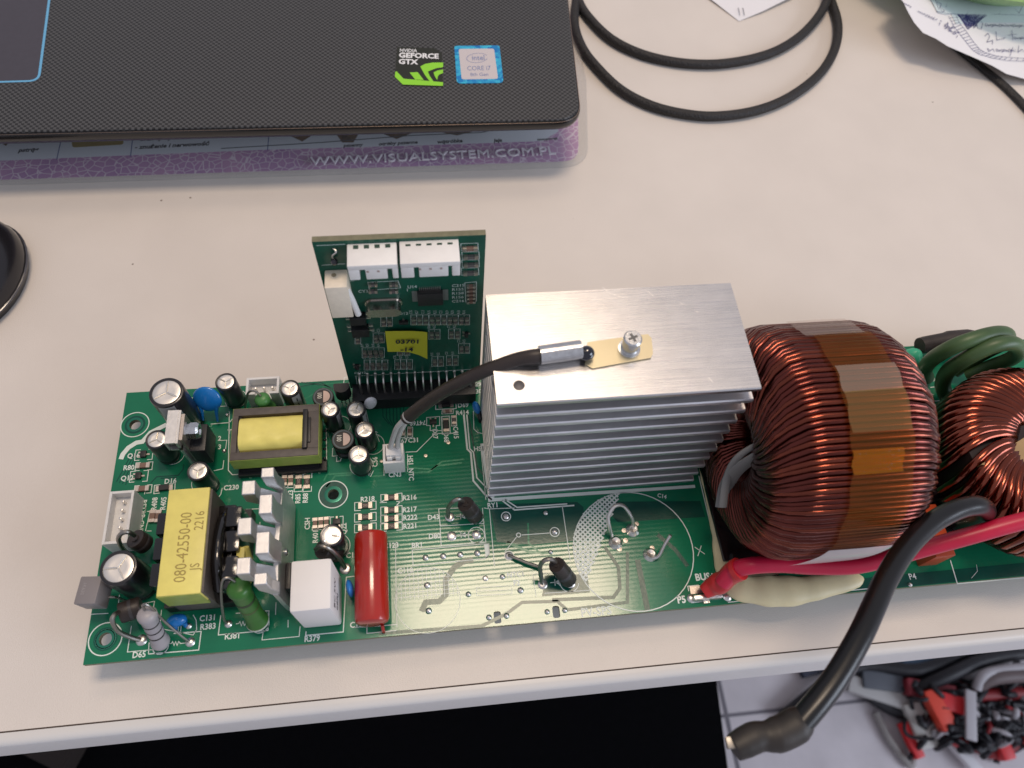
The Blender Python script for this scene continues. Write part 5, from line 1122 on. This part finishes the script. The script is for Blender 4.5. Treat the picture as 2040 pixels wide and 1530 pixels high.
def q2(u, v): p = P(u, v, ZP); return (p.x, p.y)
s = MB(); pl_ = [q2(-80,323),(q2(0,320)),(q2(262,309)),(q2(530,298)),(q2(820,290)),(q2(1080,281)),(q2(1112,262)),(6.0,27.5),(-20,27.5)]; s.prism(pl_, ZP-0.003, ZP); obj('table_sheet', s, mat('sheet_blue_white', (0.58,0.62,0.68), 0.5), matt)
s = MB(); 
for a, b_ in (((124,268),(113,318)),((266,262),(260,312)),((537,255),(533,299))): s.strip([q2(*a),q2(*b_)], 0.035, ZP+0.002)
obj('sheet_rule', face_up(s), mat('rule_blue', (0.03,0.06,0.22), 0.5), matt)
s = MB()
for t, u, v, h in (('pstr\u0105g',36,303,.21),('- brak apetytu, utrata masy cia\u0142a',270,281,.215),('- znu\u017cenie i nerwowo\u015b\u0107',268,297,.215),('pszenny',684,293,.18),('otr\u0119by pszenne',754,290,.19),('w\u0105tr\u00f3bka',871,286,.2),('jaja',984,283,.2),('szczypiorek',1070,280,.14)):
    x, y = q2(u, v); s.text(t, x, y, h, radians(2), ZP+0.002, 0.95, bold=0.06, italic=0.2)
obj('sheet_text', s, ink_m, matt)
s = MB(); x, y = q2(190,274); s.prism(rounded([q2(140,255),q2(246,250),q2(246,288),q2(144,294)],[.12]*4,4), ZP-0.001, ZP+0.003); o = obj('food_badge', s, mat('badge_olive', (0.25,0.18,0.04), 0.5), matt); s = MB(); s.text('FOSFOR', *q2(156,283), 0.28, radians(2), ZP+0.005, 0.85, bold=0.05); obj('badge_text', s, mat('badge_pale', (0.45,0.42,0.36), 0.5), matt)
s = MB()
for tri in ([(0,283),(12,291),(30,268),(0,268)],[(36,272),(45,279),(55,268)],[(572,268),(602,282),(628,266)],[(670,268),(682,284),(704,284),(715,266)],[(755,264),(790,277),(830,262)],[(870,262),(910,270),(960,258)]):
    q = MB(); q.add([(*q2(u,v),ZP+0.002) for u,v in tri],[tuple(range(len(tri)))],False); face_up(q); n0 = len(s.v); s.v += q.v; s.f += [tuple(i+n0 for i in f) for f in q.f]; s.sm += q.sm
obj('food_picture', s, mat('food_brown', (0.10,0.05,0.02), 0.5, noise=0.6, nscale=3), matt)
s = MB(); s.strip([q2(440,296),q2(640,284),q2(820,270),q2(960,264),q2(1000,255)],0.05,ZP+0.004); obj('sheet_edge_line', face_up(s), mat('edge_dark', (0.05,0.06,0.08), 0.5), matt)
s = MB(); a_, b2 = P(618,329,ZT+0.21), P(1108,307,ZT+0.21); ang = math.atan2(b2.y-a_.y, b2.x-a_.x); s.text('WWW.VISUALSYSTEM.COM.PL', 0, 0, 0.44, 0, 0, 0.92, depth=0.03)
wid = max(v.x for v in s.v); k_ = (b2-a_).length/wid
for v in s.v: x, y = v.x*k_, v.y; v.x, v.y, v.z = a_.x+x*cos(ang)-y*sin(ang), a_.y+x*sin(ang)+y*cos(ang), ZT+0.205+v.z
obj('embossed_lettering', s, mat('embossed_grey', (0.60,0.57,0.62), 0.3), matt)

# ================================================================== CABLES, MOUSE AND PAPERS
braid = mat('braided_black', (0.018,0.016,0.016), 0.6, bump=0.6, bscale=14)
N, L, b = nodes(braid); tc = N.new('ShaderNodeTexCoord'); vo = N.new('ShaderNodeTexVoronoi'); vo.inputs['Scale'].default_value = 11; L.new(tc.outputs['Object'], vo.inputs['Vector']); bp = N.new('ShaderNodeBump'); bp.inputs['Strength'].default_value = 0.9; bp.inputs['Distance'].default_value = 0.03; L.new(vo.outputs['Distance'], bp.inputs['Height']); L.new(bp.outputs['Normal'], b.inputs['Normal'])
zc0 = ZT+0.21
cab = thing('braided_cable', tuple(P(1400,130,ZT)), 'black braided cable lying in two open loops beside the laptop', 'cable')
s = MB(); s.tube(smooth_path([P(1140,-60,zc0),P(1152,0,zc0),P(1180,43,zc0),P(1225,83,zc0),P(1290,112,zc0),P(1370,127,zc0),P(1450,126,zc0),P(1530,108,zc0),P(1590,75,zc0),P(1632,30,zc0+.1),P(1650,-10,zc0+.3),P(1655,-60,zc0+.4)],8), 0.21, 14); obj('inner_loop', s, braid, cab, None, 60)
s = MB(); s.tube(smooth_path([P(1156,-60,zc0),P(1148,0,zc0),P(1145,50,zc0),P(1160,95,zc0),P(1190,135,zc0),P(1235,178,zc0),P(1290,208,zc0),P(1350,225,zc0),P(1420,232,zc0),P(1500,222,zc0),P(1570,195,zc0),P(1630,150,zc0),P(1662,100,zc0),P(1669,50,zc0),P(1655,0,zc0),P(1630,-60,zc0)],8), 0.21, 14); obj('outer_loop', s, braid, cab, None, 60)
s = MB(); s.tube(smooth_path([P(1900,90,ZT+.12),P(1960,138,ZT+.12),P(2000,170,ZT+.12),P(2045,215,ZT+.12),P(2110,290,ZT+.12)],6), [0.22]*25, 12, flat=0.6); o = obj('flat_cable', s, braid, None, None, 60); tag(o, 'flat black cord running out from under the scribbled paper at the right', 'cord')
# mouse
c = Vector((-15.85,17.5,0)); s = MB(); s.ball((0,0,0), 1.85, 2.45, 1.45, 40, 24); s.v = [Vector((v.x, v.y, max(v.z,0.0)*(1.0) if v.z > 0 else max(v.z,-0.35))) for v in s.v]
mo_ = obj('mouse', s, mat('mouse_black', (0.012,0.011,0.013), 0.22, coat=0.3), None, None, 40, None, Matrix.Translation((c.x,c.y,ZT+0.36)) @ Matrix.Rotation(radians(-8),4,'Z')); tag(mo_, 'shiny black computer mouse cut off by the left edge of the picture', 'mouse')
s = MB(); s.tube([(1.87*cos(radians(a)),2.47*sin(radians(a)),0.0) for a in range(0,360,9)],0.045,8,True); part('side_trim', s, mat('mouse_trim', (0.05,0.05,0.06), 0.2, coat=0.5), mo_)
# small paper corner
paper_m = mat('white_paper', (0.74,0.73,0.75), 0.6, bump=0.05, bscale=2)
def sheet(pts, th=0.012):
    s = MB(); n_ = len(pts); top = [Vector(p) for p in pts]; s.add(top+[p-Vector((0,0,th)) for p in top], [tuple(range(n_)), tuple(range(n_,2*n_))[::-1]]+[(i,(i+1)%n_,n_+(i+1)%n_,n_+i)[::-1] for i in range(n_)], False); return s
pts = [P(1405,-10,ZT+.1),P(1425,5,ZT+.08),P(1472,42,ZT+.03),P(1520,22,ZT+.12),P(1580,-8,ZT+.2),P(1600,-60,ZT+.2),P(1405,-60,ZT+.1)]
o = obj('paper_corner', sheet(pts[::-1]), paper_m); tag(o, 'corner of a small white paper at the top edge between the cable loops', 'paper')
s = MB(); 
for du in (0, 9): s.strip([P(1471+du,15,ZT+.13).xy, P(1474+du,30,ZT+.13).xy], 0.025, ZT+.125)
obj('pen_stroke', face_up(s), ink_m, o)
# big scribbled paper, curling up from the desk
ppr = thing('scribbled_paper', tuple(P(1950,60,ZT)), 'large white torn paper covered with blue pen doodles at the top right corner', 'paper')
def ZPP(u, v): return ZT+0.25+1.5*max(0, min(1, (2060-u)/260.0))*(1.0)
grid = []; edge = [(1784,-14),(1796,3),(1810,24),(1824,45),(1837,65),(1862,77),(1890,92),(1920,105),(1948,119),(1976,131),(2008,147),(2045,158),(2100,172)]
s = MB(); vs = []; fs = []; M_ = 8
for i, (u, v) in enumerate(edge):
    for j in range(M_+1):
        uu, vv = u+j*22+3*sin(i*1.7)*(j == 0), v-j*24; vs.append(P(uu, vv, ZPP(uu, vv)+0.02*sin(i+j)))
for i in range(len(edge)-1):
    for j in range(M_): fs.append((i*(M_+1)+j,(i+1)*(M_+1)+j,(i+1)*(M_+1)+j+1,i*(M_+1)+j+1))
s.add(vs, fs); s.add([v-Vector((0,0,0.012)) for v in vs], [f[::-1] for f in fs]); obj('sheet', s, paper_m, ppr, None, 80)
ink = MB()
def pen(pts, w=0.02): 
    pp = [P(u, v, ZPP(u, v)+0.035) for u, v in pts]; n0 = len(ink.v)
    for i in range(len(pp)-1):
        a, b_ = pp[i], pp[i+1]; d = Vector((b_.x-a.x, b_.y-a.y)); 
        if d.length < 1e-6: continue
        d.normalize(); nx_ = Vector((-d.y, d.x, 0))*w/2; ink.add([a-nx_, b_-nx_, b_+nx_, a+nx_], [(0,1,2,3)], False)
random.seed(5)
for y0_, amp in ((0,0),(14,0)): pass
pen([(1862,-5),(1870,18),(1885,27),(1920,29),(1965,28),(2045,30)]); pen([(1862,0),(1900,-4)])
for k in range(22): a_, b_ = (1905+random.uniform(0,60), 28), (1918+random.uniform(-3,30), 28+random.uniform(8,30)); pen([a_, b_], 0.03)
for k in range(14): t = k/13; pen([(1908+t*20,29+t*24),(1966-t*32,30+t*22)], 0.045)
pen([(1908,28),(1928,58)],0.04); pen([(1966,30),(1928,58)],0.04)
pen([(1867,3),(1875,8),(1872,16),(1882,20),(1877,25),(1866,22)],0.035)
for pts in ([(1888,-3),(1884,14),(1892,6),(1900,-2)],[(1900,-3),(1906,16),(1914,4)],[(1935,-2),(1943,28)],[(1953,-4),(1946,26),(1958,2)],[(1990,28),(1996,14),(2010,4),(2030,26),(2040,5)],[(1912,16),(1935,12),(1950,3)],[(1905,0),(1930,20),(1952,-4),(1925,28)]): pen(pts, 0.03)
for k in range(40): u, v = 1874+random.random()*30, 42+random.random()*24; 
for k in range(26):
    t = random.random(); u, v = 1874+t*34, 48+t*18+random.uniform(-7,5); pen([(u,v),(u+random.uniform(-5,6),v+random.uniform(-5,5)),(u+random.uniform(-4,7),v+random.uniform(-2,6))],0.022)
rl = [(1890,32),(1900,52),(1912,68),(1925,84),(1938,100),(1950,108),(1975,115),(2005,120),(2045,122)]; rr2 = [(1905,32),(1912,46),(1925,62),(1937,80),(1950,96),(1962,104),(1985,111),(2010,114),(2045,116)]
pen(rl); pen(rr2)
def along(pl, t): 
    x = t*(len(pl)-1); i = min(int(x), len(pl)-2); f_ = x-i; return (pl[i][0]+(pl[i+1][0]-pl[i][0])*f_, pl[i][1]+(pl[i+1][1]-pl[i][1])*f_)
for k in range(24): pen([along(rl,(k+.5)/24), along(rr2,(k+.6)/24)],0.02)
def scrawl(u, v, n, w, h, slope=0.0):
    pts = [];
    for i in range(n*6):
        t = i/6; pts.append((u+w*t+w*0.35*sin(i*2.1), v+slope*t*w+h*sin(i*1.9)*(0.5+0.5*sin(i*0.7))))
    pen(smooth_path([Vector((a, b_, 0)) for a, b_ in pts], 2) and [(q.x,q.y) for q in smooth_path([Vector((a, b_, 0)) for a, b_ in pts], 2)], 0.02)
pen([(1944,44),(1948,56),(1955,58),(1958,46),(1950,40)],0.02); scrawl(1962,50,9,9,4,0.02); scrawl(1800,6,2,8,2,0.5)
pen([(1962,72),(1968,66),(1972,72),(1966,84),(1978,80),(1977,88)],0.024); pen([(1984,62),(1986,80),(1992,78),(1998,78),(2003,74)],0.022); pen([(2016,60),(2018,80)],0.022); pen([(2008,70),(2026,68)],0.02); scrawl(2020,76,4,8,3)
pen([(1972,100),(1967,96),(1970,103),(1978,97),(1981,103)],0.022); scrawl(1984,100,5,8,4,0.02); pen([(2012,112),(2018,94)],0.02); pen([(2030,90),(2028,104),(2036,98),(2040,103)],0.022)
scrawl(1828,22,4,10,2,0.45)
obj('pen_drawing', ink, mat('blue_ink', (0.035,0.03,0.16), 0.5), ppr, kind='stuff')
ink = MB(); q = [P(u,v,ZPP(u,v)+0.028) for u,v in ((1850,-10),(1868,25),(1885,29),(1895,28),(1905,48),(1960,45),(2045,45),(2060,-10))]; ink.add(q, [tuple(range(len(q)))], False); obj('blue_panel', face_up(ink), mat('pale_blue_print', (0.58,0.66,0.70), 0.6), ppr)
s = MB(); c = P(1975,-46,1.9); s.lathe([(0.0001,-2.3),(1.6,-2.3),(2.2,-1.4),(2.42,-0.1),(2.46,0),(2.38,0.02),(2.3,-0.1)], 48, (c.x,c.y+0.1,1.9), cap=False); 
# ---- green bowl rim at the very top
c = P(1960,-180,1.2); s = MB(); R_ = abs(P(1960,8,1.2).y-c.y); s.lathe([(R_*0.6,-2.2),(R_*0.93,-0.5),(R_,0.0),(R_*0.985,0.05),(R_*0.9,-0.4),(R_*0.55,-2.0),(0.0001,-2.1)], 72, (c.x,c.y,1.2)); o = obj('green_bowl', s, mat('light_green_plastic', (0.26,0.42,0.15), 0.35), None); tag(o, 'light green bowl rim just showing over the scribbled paper', 'bowl')

# ================================================================== WIRING BUNDLE ON THE FLOOR
random.seed(11)
ZF = -74.9
def fl(u, v, z=0.0): return P(u, v, ZF+z)
gr = 'tangle of test leads on the floor'
def fwire(pts, r, m_, label, cat='wire'):
    s = MB(); s.tube(smooth_path([fl(*q) for q in pts], 5), r, 8); o = obj('floor_cable', s, m_, None, None, 60); tag(o, label, cat, gr); return o
bw = mat('floor_black_wire', (0.012,0.012,0.016), 0.5); rw = mat('floor_red_wire', (0.22,0.012,0.016), 0.5); gw = mat('floor_grey_wire', (0.42,0.40,0.42), 0.5); ww_ = mat('floor_white_plastic', (0.62,0.60,0.62), 0.5)
fwire([(1560,1430,1),(1700,1330,2),(1830,1335,3),(1920,1300,3),(1990,1270,3),(2100,1255,2)], 0.8, bw, 'upper thick black cable on the floor right of the hanging lead')
fwire([(1800,1380,2),(1880,1350,4),(1960,1315,4),(2050,1300,3),(2140,1296,2)], 0.8, bw, 'second black cable sweeping to the right edge above the tangle')
fwire([(1810,1372,2),(1900,1340,4),(1990,1305,3),(2100,1282,3)], 0.6, bw, 'thin black cable between the two thick floor cables')
fwire([(1900,1280,2),(1960,1292,3),(2050,1290,3),(2120,1280,2)], 0.9, bw, 'short black cable at the right edge just below the desk')
fwire([(1720,1320,1),(1770,1332,2),(1840,1340,2)], 0.9, bw, 'stub of black cable beside the grey plug on the floor')
fwire([(1945,1372,4),(1960,1345,5),(2000,1335,5),(2060,1328,5)], 0.6, gw, 'grey cable arching over the red clips')
fwire([(1950,1365,4),(1985,1350,5),(2060,1345,5)], 0.8, mat('floor_brown_wire',(0.13,0.10,0.10),0.5), 'brown grey cable under the grey arching cable')
fwire([(1735,1390,1),(1790,1420,1),(1860,1430,1),(1905,1425,1)], 0.7, bw, 'black wire under the white connectors on the floor')
fwire([(1745,1420,0.5),(1770,1470,0.5),(1800,1510,0.5),(1815,1525,0.5),(1822,1490,0.6),(1830,1460,0.7),(1850,1440,1)], 0.45, mat('floor_steel_wire',(0.30,0.28,0.27),0.5), 'bent grey wire hanging out in front of the floor tangle')
fwire([(1810,1378,2),(1870,1386,3),(1960,1385,3),(2060,1378,3)], 0.8, rw, 'red wire crossing the back of the floor tangle')
fwire([(1905,1470,1.5),(1950,1490,1),(1985,1500,1),(2030,1478,1),(2070,1450,1)], 0.7, rw, 'red wire along the front of the floor tangle')
fwire([(1985,1520,0.5),(1990,1500,0.6),(2020,1495,1),(2060,1470,2)], 0.35, bw, 'thin black wire at the lower right corner')
for colr, n_, m_ in (('black',75,bw),('red',7,rw),('grey',16,gw)):
    s = MB()
    for i in range(n_):
        u0, v0 = random.uniform(1830,2050), random.uniform(1372,1480); pts = [(u0,v0,0.8+random.random()*2)]
        for k in range(5): pts.append((pts[-1][0]+random.uniform(-30,50), pts[-1][1]+random.uniform(-26,24), random.uniform(0.5,4.5)))
        s.tube(smooth_path([fl(*q) for q in pts], 4), random.uniform(0.2,0.42), 7)
    o = obj('wire_tangle', s, m_, None, None, 60, 'stuff'); tag(o, 'heap of loose %s wires on the floor at the bottom right' % colr, 'wires', gr)
def fbox(u, v, w, d, h, a, m_, label, cat, nm, z=0.5):
    p = fl(u, v, z); s = MB(); s.box((-w/2,-d/2,0),(w/2,d/2,h),min(w,d,h)*0.2); o = obj(nm, s, m_, None, None, 40, None, Matrix.Translation(p) @ Matrix.Rotation(radians(a),4,'Z')); tag(o, label, cat, gr if cat != 'box' else None)
    return o
rc = mat('clip_red', (0.60,0.025,0.03), 0.4)
fbox(1862,1415,2.0,4.5,1.5,12,mat('clip_orange',(0.70,0.07,0.04),0.4),'orange red clip in the middle of the floor tangle','clip','crocodile_clip',3)
fbox(1880,1402,3.5,2.0,1.5,-20,rc,'red clip lying behind the orange red clip','clip','crocodile_clip',3)
fbox(1885,1465,4.0,1.7,1.3,-35,rc,'red clip below the orange red clip','clip','crocodile_clip',1)
fbox(1985,1482,1.6,3.6,1.5,5,rc,'red clip at the front right of the floor tangle','clip','crocodile_clip',1)
fbox(1810,1475,1.2,4.0,1.0,10,rc,'small red clip on the bent grey wire','clip','crocodile_clip',1)
fbox(1910,1500,1.3,5.0,1.0,30,ww_,'white tip beside the lowest red clip','clip','probe_tip',0.5)
fbox(1845,1378,6.0,2.0,1.5,-15,mat('clip_dark_red',(0.22,0.02,0.03),0.5),'dark red clip behind the white strap','clip','crocodile_clip',2)
fbox(1932,1425,1.2,5.5,0.4,-22,gw,'white flat strap standing across the black wires','strap','cable_strap',5)
fbox(1830,1445,3.2,5.0,1.5,5,mat('cream_plug',(0.55,0.53,0.50),0.5),'cream plug left of the orange red clip','plug','floor_plug',1)
fbox(1748,1350,5.0,3.2,1.5,-12,mat('slate_plug',(0.09,0.10,0.12),0.5),'slate grey plug at the left end of the floor tangle','plug','floor_plug',1)
fbox(1775,1392,11.0,2.0,1.0,-24,mat('pale_plug',(0.45,0.44,0.43),0.5),'pale grey connector strip on the left side of the floor tangle','plug','floor_plug',1)
fbox(1990,1430,9.0,6.0,2.0,8,mat('black_cluster',(0.012,0.012,0.016),0.5),'black connector block under the loose wires','connector','connector_block',0.2)
fbox(1850,1298,10.0,3.0,2.0,8,mat('floor_blue_box',(0.13,0.22,0.34),0.5),'muted blue box just visible below the desk edge','box','blue_box',0.1)
fbox(1640,1322,7.0,2.0,1.0,8,mat('floor_navy',(0.03,0.035,0.06),0.5),'narrow navy strip below the desk edge, left of the hanging lead','strip','navy_strip',0.1)
